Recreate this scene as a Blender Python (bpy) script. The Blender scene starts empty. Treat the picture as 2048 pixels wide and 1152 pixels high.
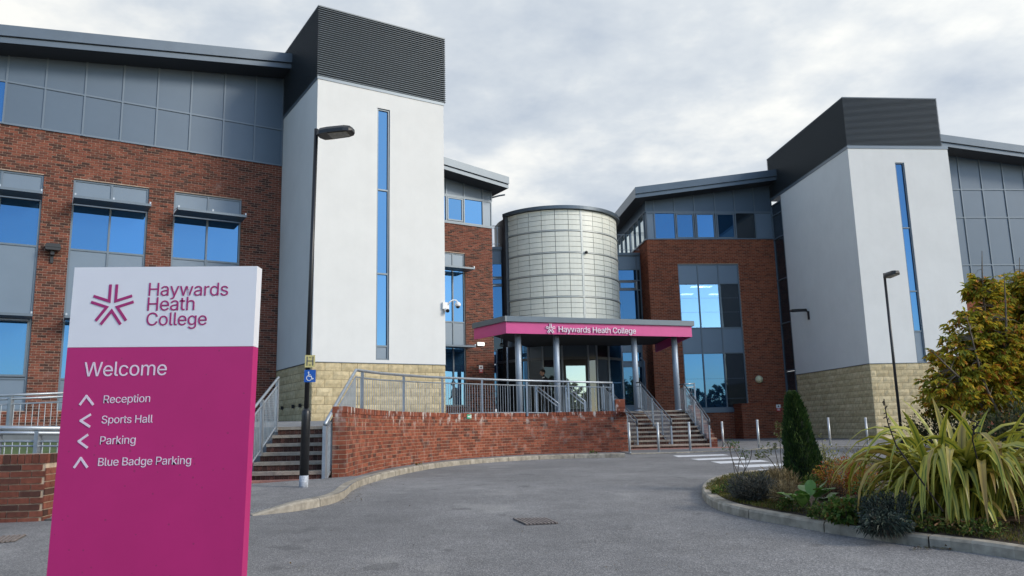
import bpy, math, random
import numpy as np
from mathutils import Vector, Matrix

random.seed(7); RNG = np.random.default_rng(11)
SC = bpy.context.scene
COL = SC.collection

# ------------------------------------------------------------------ camera
F_PX, PITCH, ROLL = 1575.76, 0.174627, -0.0234984      # from the photograph's vanishing points
CAM = Vector((0, 0, 1.5))
_cp, _sp, _c, _s = math.cos(PITCH), math.sin(PITCH), math.cos(ROLL), math.sin(ROLL)
FW = Vector((0, _cp, _sp)); _U0 = Vector((0, -_sp, _cp)); _R0 = Vector((1, 0, 0))
RT = _c*_R0 + _s*_U0; UP = -_s*_R0 + _c*_U0
cam_d = bpy.data.cameras.new('camera'); cam = bpy.data.objects.new('camera', cam_d); COL.objects.link(cam)
cam_d.sensor_width = 36.0; cam_d.lens = 36.0*F_PX/2048; cam_d.clip_end = 2000
cam.matrix_world = Matrix(((RT.x, UP.x, -FW.x, CAM.x), (RT.y, UP.y, -FW.y, CAM.y), (RT.z, UP.z, -FW.z, CAM.z), (0, 0, 0, 1)))
SC.camera = cam

# ------------------------------------------------------------------ world, sun, exposure
SUN_EL, SUN_AZ = math.radians(27), math.radians(116)     # azimuth clockwise from +Y: off to the right
W = bpy.data.worlds.new('World'); SC.world = W; W.use_nodes = True
def build_world():
    nt = W.node_tree; N = nt.nodes; L = nt.links; N.clear()
    out = N.new('ShaderNodeOutputWorld'); bg = N.new('ShaderNodeBackground'); L.new(bg.outputs[0], out.inputs[0])
    sky = N.new('ShaderNodeTexSky'); sky.sky_type = 'NISHITA'; sky.sun_disc = False
    sky.sun_elevation = SUN_EL; sky.sun_rotation = SUN_AZ; sky.ozone_density = 2.2; sky.dust_density = .6
    bg.inputs[1].default_value = 0.15
    tc = N.new('ShaderNodeTexCoord')
    sep = N.new('ShaderNodeSeparateXYZ'); L.new(tc.outputs['Generated'], sep.inputs[0])
    def math_(op, a, b=None, c=None, clamp=False):
        m = N.new('ShaderNodeMath'); m.operation = op; m.use_clamp = clamp
        for i, v in enumerate((a, b, c)):
            if v is None: continue
            if isinstance(v, (int, float)): m.inputs[i].default_value = v
            else: L.new(v, m.inputs[i])
        return m.outputs[0]
    zc = math_('MAXIMUM', math_('ADD', sep.outputs[2], 0.16), 0.05)
    px = math_('DIVIDE', sep.outputs[0], zc); py = math_('DIVIDE', sep.outputs[1], zc)
    cmb = N.new('ShaderNodeCombineXYZ'); L.new(px, cmb.inputs[0]); L.new(py, cmb.inputs[1])
    def noise(sc, det, rough, off):
        mp = N.new('ShaderNodeMapping'); L.new(cmb.outputs[0], mp.inputs[0]); mp.inputs['Location'].default_value = off
        n = N.new('ShaderNodeTexNoise'); L.new(mp.outputs[0], n.inputs[0])
        n.inputs['Scale'].default_value = sc; n.inputs['Detail'].default_value = det; n.inputs['Roughness'].default_value = rough
        return n.outputs[0]
    n1 = noise(1.5, 6, .55, (3.1, 1.7, 0)); n2 = noise(4.3, 5, .6, (7.3, 2.2, 4)); n3 = noise(.6, 3, .5, (1, 9, 2))
    # tone of the cloud layer, scaled for the background strength
    t = math_('ADD', math_('MULTIPLY', n1, .6), math_('ADD', math_('MULTIPLY', n2, .25), math_('MULTIPLY', n3, .3)))
    ramp = N.new('ShaderNodeValToRGB'); L.new(t, ramp.inputs[0])
    e = ramp.color_ramp.elements
    e[0].position = .44; e[0].color = (.39, .46, .56, 1)
    e[1].position = .69; e[1].color = (.98, .95, .88, 1)
    m_ = ramp.color_ramp.elements.new(.57); m_.color = (.62, .66, .70, 1)
    # thinner, warmer cloud towards the hidden sun
    sd = Vector((math.sin(SUN_AZ)*math.cos(SUN_EL), math.cos(SUN_AZ)*math.cos(SUN_EL), math.sin(SUN_EL)))
    dot = N.new('ShaderNodeVectorMath'); dot.operation = 'DOT_PRODUCT'; L.new(tc.outputs['Generated'], dot.inputs[0]); dot.inputs[1].default_value = sd
    g = math_('POWER', math_('MAXIMUM', math_('MULTIPLY_ADD', dot.outputs['Value'], .5, .5), 0.0), 2.0)
    warm = N.new('ShaderNodeMixRGB'); warm.blend_type = 'ADD'; L.new(math_('MULTIPLY', g, .55), warm.inputs[0]); L.new(ramp.outputs[0], warm.inputs[1]); warm.inputs[2].default_value = (.75, .66, .5, 1)
    cl = N.new('ShaderNodeMixRGB'); cl.blend_type = 'MULTIPLY'; cl.inputs[0].default_value = 1; L.new(warm.outputs[0], cl.inputs[1]); cl.inputs[2].default_value = (3.95, 4.1, 4.3, 1)
    # the cloud bank covers the half of the sky ahead and breaks up overhead: the windows mirror clear blue behind the viewer
    cov = math_('ADD', math_('MULTIPLY', sep.outputs[1], 1.6), math_('ADD', .62, math_('MULTIPLY', math_('SUBTRACT', n1, .5), 1.2)), clamp=True)
    mix = N.new('ShaderNodeMixRGB'); L.new(cov, mix.inputs[0]); L.new(sky.outputs[0], mix.inputs[1]); L.new(cl.outputs[0], mix.inputs[2])
    L.new(mix.outputs[0], bg.inputs[0])
build_world()
sun_d = bpy.data.lights.new('sun', 'SUN'); sun_d.energy = 1.3; sun_d.angle = math.radians(14); sun_d.color = (1, .9, .76)
sun = bpy.data.objects.new('sun', sun_d); COL.objects.link(sun)
_sd = Vector((math.sin(SUN_AZ)*math.cos(SUN_EL), math.cos(SUN_AZ)*math.cos(SUN_EL), math.sin(SUN_EL)))
sun.rotation_euler = (-_sd).to_track_quat('-Z', 'Y').to_euler(); sun.location = (30, 0, 30)
SC.view_settings.view_transform = 'Standard'; SC.view_settings.look = 'None'; SC.view_settings.gamma = 1
SC.view_settings.exposure = 0.74
SC.cycles.max_bounces = 6; SC.cycles.diffuse_bounces = 3; SC.cycles.glossy_bounces = 4; SC.cycles.transparent_max_bounces = 12
SC.cycles.caustics_reflective = False; SC.cycles.caustics_refractive = False

# ------------------------------------------------------------------ pixel -> place
def ray(x, y): return FW + RT*((x-1024)/F_PX) - UP*((y-576)/F_PX)
def at_depth(x, y, z): return CAM + ray(x, y)*z
def at_z(x, y, z):
    d = ray(x, y); return CAM + d*((z-CAM.z)/d.z)
def at_Y(x, y, Y):
    d = ray(x, y); return CAM + d*(Y/d.y)
def gz(Y): return .71 if Y >= 14 else .71 - .004*(14-max(Y, -1))**2       # the drive falls gently towards the viewer
def at_ground(x, y, dz=0.0):
    z = .5
    for _ in range(12):
        p = at_z(x, y, z+dz); z = gz(p.y)
    return Vector((p.x, p.y, z+dz))
def proj(p):
    d = Vector(p)-CAM; z = d.dot(FW)
    return 1024+F_PX*d.dot(RT)/z, 576-F_PX*d.dot(UP)/z, z

# ------------------------------------------------------------------ mesh helpers
class MB:
    def __init__(s): s.v = []; s.f = []; s.uv = None
    def add(s, vs, fs):
        b = len(s.v); s.v += [tuple(v) for v in vs]; s.f += [tuple(b+i for i in f) for f in fs]; return s
    def box(s, x0, x1, y0, y1, z0, z1):
        if x0 > x1: x0, x1 = x1, x0
        if y0 > y1: y0, y1 = y1, y0
        if z0 > z1: z0, z1 = z1, z0
        return s.add([(x0,y0,z0),(x1,y0,z0),(x1,y1,z0),(x0,y1,z0),(x0,y0,z1),(x1,y0,z1),(x1,y1,z1),(x0,y1,z1)],
                     [(0,3,2,1),(4,5,6,7),(0,1,5,4),(1,2,6,5),(2,3,7,6),(3,0,4,7)])
    def hexa(s, p): # 8 points, order as box
        return s.add(p, [(0,3,2,1),(4,5,6,7),(0,1,5,4),(1,2,6,5),(2,3,7,6),(3,0,4,7)])
    def prism(s, poly, axis, a, b):
        n = len(poly)
        def P(p, t): return {'x': (t, p[0], p[1]), 'y': (p[0], t, p[1]), 'z': (p[0], p[1], t)}[axis]
        vs = [P(p, a) for p in poly] + [P(p, b) for p in poly]
        fs = [tuple(range(n))[::-1], tuple(range(n, 2*n))] + [(i, (i+1) % n, n+(i+1) % n, n+i) for i in range(n)]
        return s.add(vs, fs)
    def tube(s, pts, r, n=8, cap=True):
        pts = [Vector(p) for p in pts]; rs = r if isinstance(r, (list, tuple)) else [r]*len(pts)
        b = len(s.v); ref = None
        for i, p in enumerate(pts):
            t = (pts[min(i+1, len(pts)-1)]-pts[max(i-1, 0)]).normalized()
            if ref is None: ref = Vector((1, 0, 0)) if abs(t.z) > .8 else Vector((0, 0, 1))
            x = (ref - t*ref.dot(t)).normalized(); y = t.cross(x); ref = x
            for k in range(n):
                a = 2*math.pi*k/n; s.v.append(tuple(p + (x*math.cos(a)+y*math.sin(a))*rs[i]))
        for i in range(len(pts)-1):
            for k in range(n):
                s.f.append((b+i*n+k, b+i*n+(k+1) % n, b+(i+1)*n+(k+1) % n, b+(i+1)*n+k))
        if cap:
            s.f.append(tuple(b+k for k in range(n))[::-1]); s.f.append(tuple(b+(len(pts)-1)*n+k for k in range(n)))
        return s
    def sphere(s, c, r, nu=12, nv=8, sz=1.0):
        b = len(s.v)
        for j in range(nv+1):
            ph = math.pi*j/nv
            for i in range(nu):
                a = 2*math.pi*i/nu
                s.v.append((c[0]+r*math.sin(ph)*math.cos(a), c[1]+r*math.sin(ph)*math.sin(a), c[2]+r*sz*math.cos(ph)))
        for j in range(nv):
            for i in range(nu):
                s.f.append((b+j*nu+i, b+(j+1)*nu+i, b+(j+1)*nu+(i+1) % nu, b+j*nu+(i+1) % nu))
        return s
    def mesh(s, name, mat, smooth=False):
        me = bpy.data.meshes.new(name); me.from_pydata(s.v, [], s.f)
        if mat: me.materials.append(mat)
        if s.uv is not None:
            uvl = me.uv_layers.new(name='UVMap')
            arr = np.array([s.uv[l.vertex_index] for l in me.loops], dtype=np.float32).ravel(); uvl.data.foreach_set('uv', arr)
        if smooth: me.polygons.foreach_set('use_smooth', [True]*len(me.polygons))
        me.update(); return me

def link(name, data, parent=None, loc=None, rz=None, rot=None, scale=None):
    o = bpy.data.objects.new(name, data); COL.objects.link(o)
    if parent is not None: o.parent = parent
    if loc is not None: o.location = loc
    if rz is not None: o.rotation_euler = (0, 0, rz)
    if rot is not None: o.rotation_euler = rot
    if scale is not None: o.scale = scale
    return o
def obj(name, mb, mat, parent=None, smooth=False, **k): return link(name, mb.mesh(name, mat, smooth), parent, **k)
def tag(o, label=None, cat=None, group=None, kind=None):
    if label: o['label'] = label
    if cat: o['category'] = cat
    if group: o['group'] = group
    if kind: o['kind'] = kind
    return o
def thing(name, label, cat, loc=(0, 0, 0), rz=0.0, group=None, rot=None):
    o = link(name, None, None, loc=loc, rz=rz, rot=rot); o.empty_display_size = .3
    return tag(o, label, cat, group)
def copy_tree(o, parent=None):
    c = o.copy(); COL.objects.link(c); c.parent = parent
    for ch in list(o.children): copy_tree(ch, c)
    return c

class Fr:                                   # a vertical facade frame: x along the wall, y into the building, z up
    def __init__(s, ox, oy, deg, oz=0.0, tilt=0.0):
        s.O = Vector((ox, oy, oz)); s.th = math.radians(deg)
        s.M = Matrix.Translation(s.O) @ Matrix.Rotation(s.th, 4, 'Z') @ Matrix.Rotation(tilt, 4, 'Y'); s.I = s.M.inverted(); s.tilt = tilt
    def at(s, px, py, y=0.0):               # pixel -> local point on the plane y
        a = s.I @ CAM; d = s.I.to_3x3() @ ray(px, py); return a + d*((y-a.y)/d.y)
    def at_x(s, px, py, x=0.0):             # pixel -> local point on the plane x (side walls)
        a = s.I @ CAM; d = s.I.to_3x3() @ ray(px, py); return a + d*((x-a.x)/d.x)
    def u(s, px, py, y=0.0): return s.at(px, py, y).x
    def z(s, px, py, y=0.0): return s.at(px, py, y).z
    def loc(s, P): return s.I @ Vector(P)
    def wor(s, P): return s.M @ Vector(P)

# ------------------------------------------------------------------ materials
def mat(name, col, rough=.7, metal=0.0, spec=.5, noise=None, bump=None, tint=None):
    """noise=(scale, amount): value mottling; bump=(scale, strength, distance)"""
    m = bpy.data.materials.new(name); m.use_nodes = True; nt = m.node_tree; N = nt.nodes; L = nt.links
    b = N['Principled BSDF']; b.inputs['Base Color'].default_value = (*col, 1); b.inputs['Roughness'].default_value = rough
    b.inputs['Metallic'].default_value = metal; b.inputs['Specular IOR Level'].default_value = spec
    tc = N.new('ShaderNodeNewGeometry')
    if noise:
        n = N.new('ShaderNodeTexNoise'); n.inputs['Scale'].default_value = noise[0]; n.inputs['Detail'].default_value = 6; n.inputs['Roughness'].default_value = .65
        L.new(tc.outputs['Position'], n.inputs[0])
        r = N.new('ShaderNodeValToRGB'); L.new(n.outputs[0], r.inputs[0]); a = noise[1]
        r.color_ramp.elements[0].position = .3; r.color_ramp.elements[1].position = .72
        t2 = tint or col
        r.color_ramp.elements[0].color = (*[c*(1-a) for c in t2], 1); r.color_ramp.elements[1].color = (*[min(1, c*(1+a)) for c in col], 1)
        L.new(r.outputs[0], b.inputs['Base Color'])
    if bump:
        n = N.new('ShaderNodeTexNoise'); n.inputs['Scale'].default_value = bump[0]; n.inputs['Detail'].default_value = 5
        L.new(tc.outputs['Position'], n.inputs[0])
        bp = N.new('ShaderNodeBump'); bp.inputs['Strength'].default_value = bump[1]; bp.inputs['Distance'].default_value = bump[2]
        L.new(n.outputs[0], bp.inputs['Height']); L.new(bp.outputs[0], b.inputs['Normal'])
    return m
def rand_nodes(nt):                          # one random number for each brick, whether object or island
    N = nt.nodes; L = nt.links
    g = N.new('ShaderNodeNewGeometry'); oi = N.new('ShaderNodeObjectInfo')
    a = N.new('ShaderNodeMath'); a.operation = 'ADD'; L.new(g.outputs['Random Per Island'], a.inputs[0]); L.new(oi.outputs['Random'], a.inputs[1])
    f = N.new('ShaderNodeMath'); f.operation = 'FRACT'; L.new(a.outputs[0], f.inputs[0])
    return g, f.outputs[0]
def piece_mat(name, stops, rough=.85, noise=(14, .25), bump=(60, .5, .004), stain=None, patch=None):
    """colour picked for each piece from stops [(pos, rgb)], with grain on it"""
    m = bpy.data.materials.new(name); m.use_nodes = True; nt = m.node_tree; N = nt.nodes; L = nt.links
    b = N['Principled BSDF']; b.inputs['Roughness'].default_value = rough; b.inputs['Specular IOR Level'].default_value = .3
    g, r = rand_nodes(nt)
    ramp = N.new('ShaderNodeValToRGB'); el = ramp.color_ramp.elements
    while len(el) > 1: el.remove(el[-1])
    el[0].position = stops[0][0]; el[0].color = (*stops[0][1], 1)
    for p, c in stops[1:]:
        e = el.new(p); e.color = (*c, 1)
    fac = r
    if patch:                                # neighbouring pieces share their tone over broad patches
        pn = N.new('ShaderNodeTexNoise'); pn.inputs['Scale'].default_value = patch[0]; L.new(g.outputs['Position'], pn.inputs[0])
        mx = N.new('ShaderNodeMath'); mx.operation = 'MULTIPLY_ADD'; L.new(pn.outputs[0], mx.inputs[0]); mx.inputs[1].default_value = patch[1]; mx.inputs[2].default_value = -patch[1]*.5
        ad = N.new('ShaderNodeMath'); ad.operation = 'ADD'; ad.use_clamp = True; L.new(r, ad.inputs[0]); L.new(mx.outputs[0], ad.inputs[1]); fac = ad.outputs[0]
    L.new(fac, ramp.inputs[0])
    n = N.new('ShaderNodeTexNoise'); n.inputs['Scale'].default_value = noise[0]; n.inputs['Detail'].default_value = 5; L.new(g.outputs['Position'], n.inputs[0])
    mr = N.new('ShaderNodeMapRange'); L.new(n.outputs[0], mr.inputs[0]); mr.inputs[1].default_value = .25; mr.inputs[2].default_value = .75; mr.inputs[3].default_value = 1-noise[1]; mr.inputs[4].default_value = 1+noise[1]
    mu = N.new('ShaderNodeMixRGB'); mu.blend_type = 'MULTIPLY'; mu.inputs[0].default_value = 1; L.new(ramp.outputs[0], mu.inputs[1]); L.new(mr.outputs[0], mu.inputs[2])
    col = mu.outputs[0]
    if stain: col = stain(nt, g, col)
    L.new(col, b.inputs['Base Color'])
    n2 = N.new('ShaderNodeTexNoise'); n2.inputs['Scale'].default_value = bump[0]; n2.inputs['Detail'].default_value = 4; L.new(g.outputs['Position'], n2.inputs[0])
    bp = N.new('ShaderNodeBump'); bp.inputs['Strength'].default_value = bump[1]; bp.inputs['Distance'].default_value = bump[2]; L.new(n2.outputs[0], bp.inputs['Height']); L.new(bp.outputs[0], b.inputs['Normal'])
    return m
def salts(scale, lo, hi, amount, ztop=None, zfade=.3):
    """white salt bloom in patches; below a coping when ztop is given"""
    def f(nt, g, col):
        N = nt.nodes; L = nt.links
        mp = N.new('ShaderNodeMapping'); mp.inputs['Scale'].default_value = (1, 1, 1.0 if ztop is None else .55); L.new(g.outputs['Position'], mp.inputs[0])
        n = N.new('ShaderNodeTexNoise'); n.inputs['Scale'].default_value = scale; n.inputs['Detail'].default_value = 4; L.new(mp.outputs[0], n.inputs[0])
        r = N.new('ShaderNodeMapRange'); L.new(n.outputs[0], r.inputs[0]); r.inputs[1].default_value = lo; r.inputs[2].default_value = hi; r.inputs[3].default_value = 0; r.inputs[4].default_value = amount
        fac = r.outputs[0]
        if ztop is not None:
            sp = N.new('ShaderNodeSeparateXYZ'); L.new(g.outputs['Position'], sp.inputs[0])
            q = N.new('ShaderNodeMapRange'); L.new(sp.outputs[2], q.inputs[0]); q.inputs[1].default_value = ztop-zfade; q.inputs[2].default_value = ztop; q.inputs[3].default_value = .25; q.inputs[4].default_value = 1.3
            k = N.new('ShaderNodeMath'); k.operation = 'MULTIPLY'; k.use_clamp = True; L.new(fac, k.inputs[0]); L.new(q.outputs[0], k.inputs[1]); fac = k.outputs[0]
        mx = N.new('ShaderNodeMixRGB'); L.new(fac, mx.inputs[0]); L.new(col, mx.inputs[1]); mx.inputs[2].default_value = (.55, .5, .46, 1)
        return mx.outputs[0]
    return f
M = {}
BR_DARK = [(0, (.05, .024, .019)), (.18, (.08, .034, .025)), (.35, (.125, .043, .028)), (.7, (.165, .052, .033)), (1, (.21, .072, .045))]
BR_RED = [(0, (.14, .040, .022)), (.25, (.20, .054, .027)), (.6, (.25, .068, .032)), (1, (.30, .088, .043))]
BR_WALL = [(0, (.09, .034, .024)), (.15, (.16, .048, .029)), (.6, (.235, .068, .037)), (1, (.30, .095, .053))]
M['brick_left'] = piece_mat('brick_left', BR_DARK, patch=(1.6, .25), stain=salts(1.6, .66, .78, .22))
M['brick_right'] = piece_mat('brick_right', BR_RED, patch=(.5, .5))
M['brick_wall'] = piece_mat('brick_wall', BR_WALL, patch=(1.2, .5), stain=salts(7, .55, .68, .7, ztop=1.78, zfade=.22))
M['brick_garden'] = piece_mat('brick_garden', BR_DARK, noise=(22, .3))
M['mortar'] = mat('mortar', (.40, .30, .235), .95, noise=(9, .25), bump=(80, .4, .003))
M['mortar_near'] = mat('mortar_near', (.46, .36, .26), .95, noise=(9, .25), bump=(80, .4, .003))
M['mortar_pale'] = mat('mortar_pale', (.38, .26, .18), .95, noise=(9, .25), bump=(80, .4, .003))
M['stone'] = piece_mat('stone', [(0, (.46, .38, .225)), (.5, (.52, .43, .26)), (1, (.57, .48, .30))], noise=(9, .22), bump=(30, .8, .012))
M['stone_joint'] = mat('stone_joint', (.21, .165, .09), .95)
def render_mat():
    m = mat('white_render', (.655, .665, .65), .9, noise=(1.1, .04), bump=(220, .25, .002)); nt = m.node_tree; N = nt.nodes; L = nt.links
    b = N['Principled BSDF']; src = b.inputs['Base Color'].links[0].from_socket; g = N.new('ShaderNodeNewGeometry')
    mp = N.new('ShaderNodeMapping'); mp.inputs['Scale'].default_value = (2.6, 2.6, .09); L.new(g.outputs['Position'], mp.inputs[0])      # faint rain streaks
    n = N.new('ShaderNodeTexNoise'); n.inputs['Scale'].default_value = 1.4; n.inputs['Detail'].default_value = 5; L.new(mp.outputs[0], n.inputs[0])
    r = N.new('ShaderNodeMapRange'); L.new(n.outputs[0], r.inputs[0]); r.inputs[1].default_value = .5; r.inputs[2].default_value = .8; r.inputs[3].default_value = 0; r.inputs[4].default_value = .06
    mx = N.new('ShaderNodeMixRGB'); L.new(r.outputs[0], mx.inputs[0]); L.new(src, mx.inputs[1]); mx.inputs[2].default_value = (.42, .42, .40, 1); L.new(mx.outputs[0], b.inputs['Base Color']); return m
M['render'] = render_mat()
M['panel'] = mat('grey_panel', (.082, .118, .16), .42, metal=.25, noise=(.7, .05))
M['panel_light'] = mat('grey_spandrel', (.145, .195, .25), .42, metal=.2, noise=(.9, .05))
M['frame'] = mat('grey_frame', (.12, .155, .19), .4, metal=.3)
M['fascia'] = mat('grey_fascia', (.095, .125, .155), .38, metal=.3, noise=(1.3, .08))
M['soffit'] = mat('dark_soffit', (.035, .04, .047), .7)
M['louvre'] = mat('louvre_metal', (.09, .112, .132), .42, metal=.3)
M['dark'] = mat('dark_void', (.012, .013, .015), .8)
M['drumclad'] = mat('dark_cladding', (.085, .10, .115), .4, metal=.4, noise=(1.5, .1))
def glass(name, tint, metal=.75, rough=.015, base=.03):
    m = bpy.data.materials.new(name); m.use_nodes = True; nt = m.node_tree; N = nt.nodes; L = nt.links
    b = N['Principled BSDF']; b.inputs['Base Color'].default_value = (*tint, 1); b.inputs['Metallic'].default_value = metal; b.inputs['Roughness'].default_value = rough
    g = N.new('ShaderNodeNewGeometry'); n = N.new('ShaderNodeTexNoise'); n.inputs['Scale'].default_value = .8; L.new(g.outputs['Position'], n.inputs[0])
    oi = N.new('ShaderNodeObjectInfo'); mr = N.new('ShaderNodeMapRange'); L.new(oi.outputs['Random'], mr.inputs[0]); mr.inputs[3].default_value = .78; mr.inputs[4].default_value = 1.15     # no two panes alike
    mc = N.new('ShaderNodeMixRGB'); mc.blend_type = 'MULTIPLY'; mc.inputs[0].default_value = 1; mc.inputs[1].default_value = (*tint, 1); L.new(mr.outputs[0], mc.inputs[2]); L.new(mc.outputs[0], b.inputs['Base Color'])
    bp = N.new('ShaderNodeBump'); bp.inputs['Strength'].default_value = .12; bp.inputs['Distance'].default_value = .02; L.new(n.outputs[0], bp.inputs['Height']); L.new(bp.outputs[0], b.inputs['Normal'])
    return m
M['glass'] = glass('blue_solar_glass', (.05, .15, .30), .8)
M['glass_dark'] = glass('dark_glass', (.055, .07, .085), .65)
M['glass_pale'] = glass('pale_glass', (.50, .62, .66), .8)
def see_glass():
    m = bpy.data.materials.new('clear_solar_glass'); m.use_nodes = True; nt = m.node_tree; N = nt.nodes; L = nt.links; N.clear()
    o = N.new('ShaderNodeOutputMaterial'); mx = N.new('ShaderNodeMixShader'); t = N.new('ShaderNodeBsdfTransparent'); g = N.new('ShaderNodeBsdfGlossy')
    t.inputs[0].default_value = (.55, .62, .66, 1); g.inputs[0].default_value = (.42, .68, .95, 1); g.inputs['Roughness'].default_value = .01; mx.inputs[0].default_value = .55
    L.new(t.outputs[0], mx.inputs[1]); L.new(g.outputs[0], mx.inputs[2]); L.new(mx.outputs[0], o.inputs[0]); return m
M['glass_clear'] = see_glass()
M['kalwall'] = mat('translucent_panel', (.73, .745, .66), .33, noise=(2.2, .06))
M['steel'] = mat('galvanised_steel', (.36, .40, .44), .42, metal=.65, noise=(6, .15))
M['band'] = mat('drum_band', (.46, .49, .48), .45, metal=.3)
M['steel_dark'] = mat('dark_handrail', (.10, .115, .13), .45, metal=.4)
M['column'] = mat('column_paint', (.30, .36, .43), .4, metal=.2)
M['black'] = mat('black_paint', (.012, .013, .015), .38, noise=(30, .3))
M['pink_sign'] = mat('pink_sign', (.46, .017, .155), .42, noise=(3, .05))
M['pink_canopy'] = mat('pink_canopy', (.54, .045, .225), .45, noise=(2, .06))
M['white_sign'] = mat('white_sign', (.72, .73, .77), .45, noise=(6, .02))
M['white'] = mat('white_plastic', (.78, .78, .76), .5)
M['letters'] = mat('white_letters', (.72, .68, .74), .5)
M['letters_sign'] = mat('sign_letters', (.74, .62, .72), .5)
M['pink_letter'] = mat('pink_letters', (.36, .02, .15), .5)
def asphalt():
    m = bpy.data.materials.new('asphalt'); m.use_nodes = True; nt = m.node_tree; N = nt.nodes; L = nt.links; b = N['Principled BSDF']; b.inputs['Roughness'].default_value = .9
    g = N.new('ShaderNodeNewGeometry')
    def nz(sc, det=4):
        n = N.new('ShaderNodeTexNoise'); n.inputs['Scale'].default_value = sc; n.inputs['Detail'].default_value = det; L.new(g.outputs['Position'], n.inputs[0]); return n.outputs[0]
    v = N.new('ShaderNodeTexVoronoi'); v.inputs['Scale'].default_value = 95; L.new(g.outputs['Position'], v.inputs[0])
    r = N.new('ShaderNodeValToRGB'); sp = N.new('ShaderNodeSeparateColor'); L.new(v.outputs['Color'], sp.inputs[0]); L.new(sp.outputs[0], r.inputs[0])
    r.color_ramp.elements[0].color = (.13, .129, .13, 1); r.color_ramp.elements[1].color = (.285, .278, .272, 1); e = r.color_ramp.elements.new(.6); e.color = (.195, .191, .19, 1)
    mr = N.new('ShaderNodeMapRange'); L.new(nz(.55, 5), mr.inputs[0]); mr.inputs[1].default_value = .3; mr.inputs[2].default_value = .7; mr.inputs[3].default_value = .82; mr.inputs[4].default_value = 1.16
    mr2 = N.new('ShaderNodeMapRange'); L.new(nz(4, 6), mr2.inputs[0]); mr2.inputs[1].default_value = .3; mr2.inputs[2].default_value = .7; mr2.inputs[3].default_value = .88; mr2.inputs[4].default_value = 1.1
    a = N.new('ShaderNodeMixRGB'); a.blend_type = 'MULTIPLY'; a.inputs[0].default_value = 1; L.new(r.outputs[0], a.inputs[1]); L.new(mr.outputs[0], a.inputs[2])
    c = N.new('ShaderNodeMixRGB'); c.blend_type = 'MULTIPLY'; c.inputs[0].default_value = 1; L.new(a.outputs[0], c.inputs[1]); L.new(mr2.outputs[0], c.inputs[2])
    def stain(col, sc, lo, hi, amt, dark, stretch=(1, 1, 1), rot=0.0):
        mp = N.new('ShaderNodeMapping'); mp.inputs['Scale'].default_value = stretch; mp.inputs['Rotation'].default_value = (0, 0, rot); L.new(g.outputs['Position'], mp.inputs[0])
        n = N.new('ShaderNodeTexNoise'); n.inputs['Scale'].default_value = sc; n.inputs['Detail'].default_value = 4; L.new(mp.outputs[0], n.inputs[0])
        q = N.new('ShaderNodeMapRange'); L.new(n.outputs[0], q.inputs[0]); q.inputs[1].default_value = lo; q.inputs[2].default_value = hi; q.inputs[3].default_value = 0; q.inputs[4].default_value = amt
        x = N.new('ShaderNodeMixRGB'); L.new(q.outputs[0], x.inputs[0]); L.new(col, x.inputs[1]); x.inputs[2].default_value = dark; return x.outputs[0]
    o = stain(c.outputs[0], 2.3, .66, .72, .5, (.07, .07, .07, 1)); o = stain(o, .5, .5, .7, .35, (.12, .12, .122, 1), (1.6, .35, 1), .5); o = stain(o, 1.1, .62, .7, .3, (.34, .33, .31, 1))
    L.new(o, b.inputs['Base Color'])
    bp = N.new('ShaderNodeBump'); bp.inputs['Strength'].default_value = .6; bp.inputs['Distance'].default_value = .006; L.new(v.outputs['Distance'], bp.inputs['Height']); L.new(bp.outputs[0], b.inputs['Normal'])
    return m
M['asphalt'] = asphalt()
def speckle(m, amt=.7):                      # splashed dirt specks on the sign
    nt = m.node_tree; N = nt.nodes; L = nt.links; b = N['Principled BSDF']; src = b.inputs['Base Color'].links[0].from_socket; g = N.new('ShaderNodeNewGeometry')
    v = N.new('ShaderNodeTexVoronoi'); v.inputs['Scale'].default_value = 17; L.new(g.outputs['Position'], v.inputs[0])
    n = N.new('ShaderNodeTexNoise'); n.inputs['Scale'].default_value = 6; L.new(g.outputs['Position'], n.inputs[0])
    t = N.new('ShaderNodeMath'); t.operation = 'MULTIPLY'; L.new(n.outputs[0], t.inputs[0]); t.inputs[1].default_value = .16
    c = N.new('ShaderNodeMath'); c.operation = 'LESS_THAN'; L.new(v.outputs['Distance'], c.inputs[0]); L.new(t.outputs[0], c.inputs[1])
    k = N.new('ShaderNodeMath'); k.operation = 'MULTIPLY'; L.new(c.outputs[0], k.inputs[0]); k.inputs[1].default_value = amt
    x = N.new('ShaderNodeMixRGB'); L.new(k.outputs[0], x.inputs[0]); L.new(src, x.inputs[1]); x.inputs[2].default_value = (.13, .03, .06, 1); L.new(x.outputs[0], b.inputs['Base Color'])
speckle(M['pink_sign'], .45)
M['paving'] = mat('paving', (.24, .24, .24), .9, noise=(3, .2), bump=(60, .4, .004))
M['kerb'] = piece_mat('kerb_concrete', [(0, (.27, .24, .19)), (1, (.36, .325, .265))], noise=(12, .35), bump=(70, .5, .004))
M['kerb_dirty'] = M['kerb']
M['nosing'] = mat('step_nosing', (.36, .31, .25), .9, noise=(8, .3), bump=(70, .4, .003))
M['riser'] = piece_mat('step_brick', [(0, (.055, .028, .022)), (1, (.13, .06, .045))], noise=(18, .35))
M['tactile_red'] = mat('red_tactile', (.38, .18, .14), .9, noise=(10, .2))
M['tactile_buff'] = mat('buff_tactile', (.5, .39, .2), .9, noise=(10, .2))
M['marking'] = mat('road_paint', (.66, .67, .68), .8, noise=(7, .2), bump=(90, .4, .003))
M['iron'] = mat('cast_iron', (.20, .17, .155), .75, noise=(20, .4), bump=(40, .5, .004))
M['soil'] = mat('soil', (.05, .034, .022), 1, noise=(7, .45), bump=(25, .9, .03))
M['yellow'] = mat('yellow_plate', (.62, .54, .22), .5)
M['blue'] = mat('blue_plate', (.012, .10, .42), .45)
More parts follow.
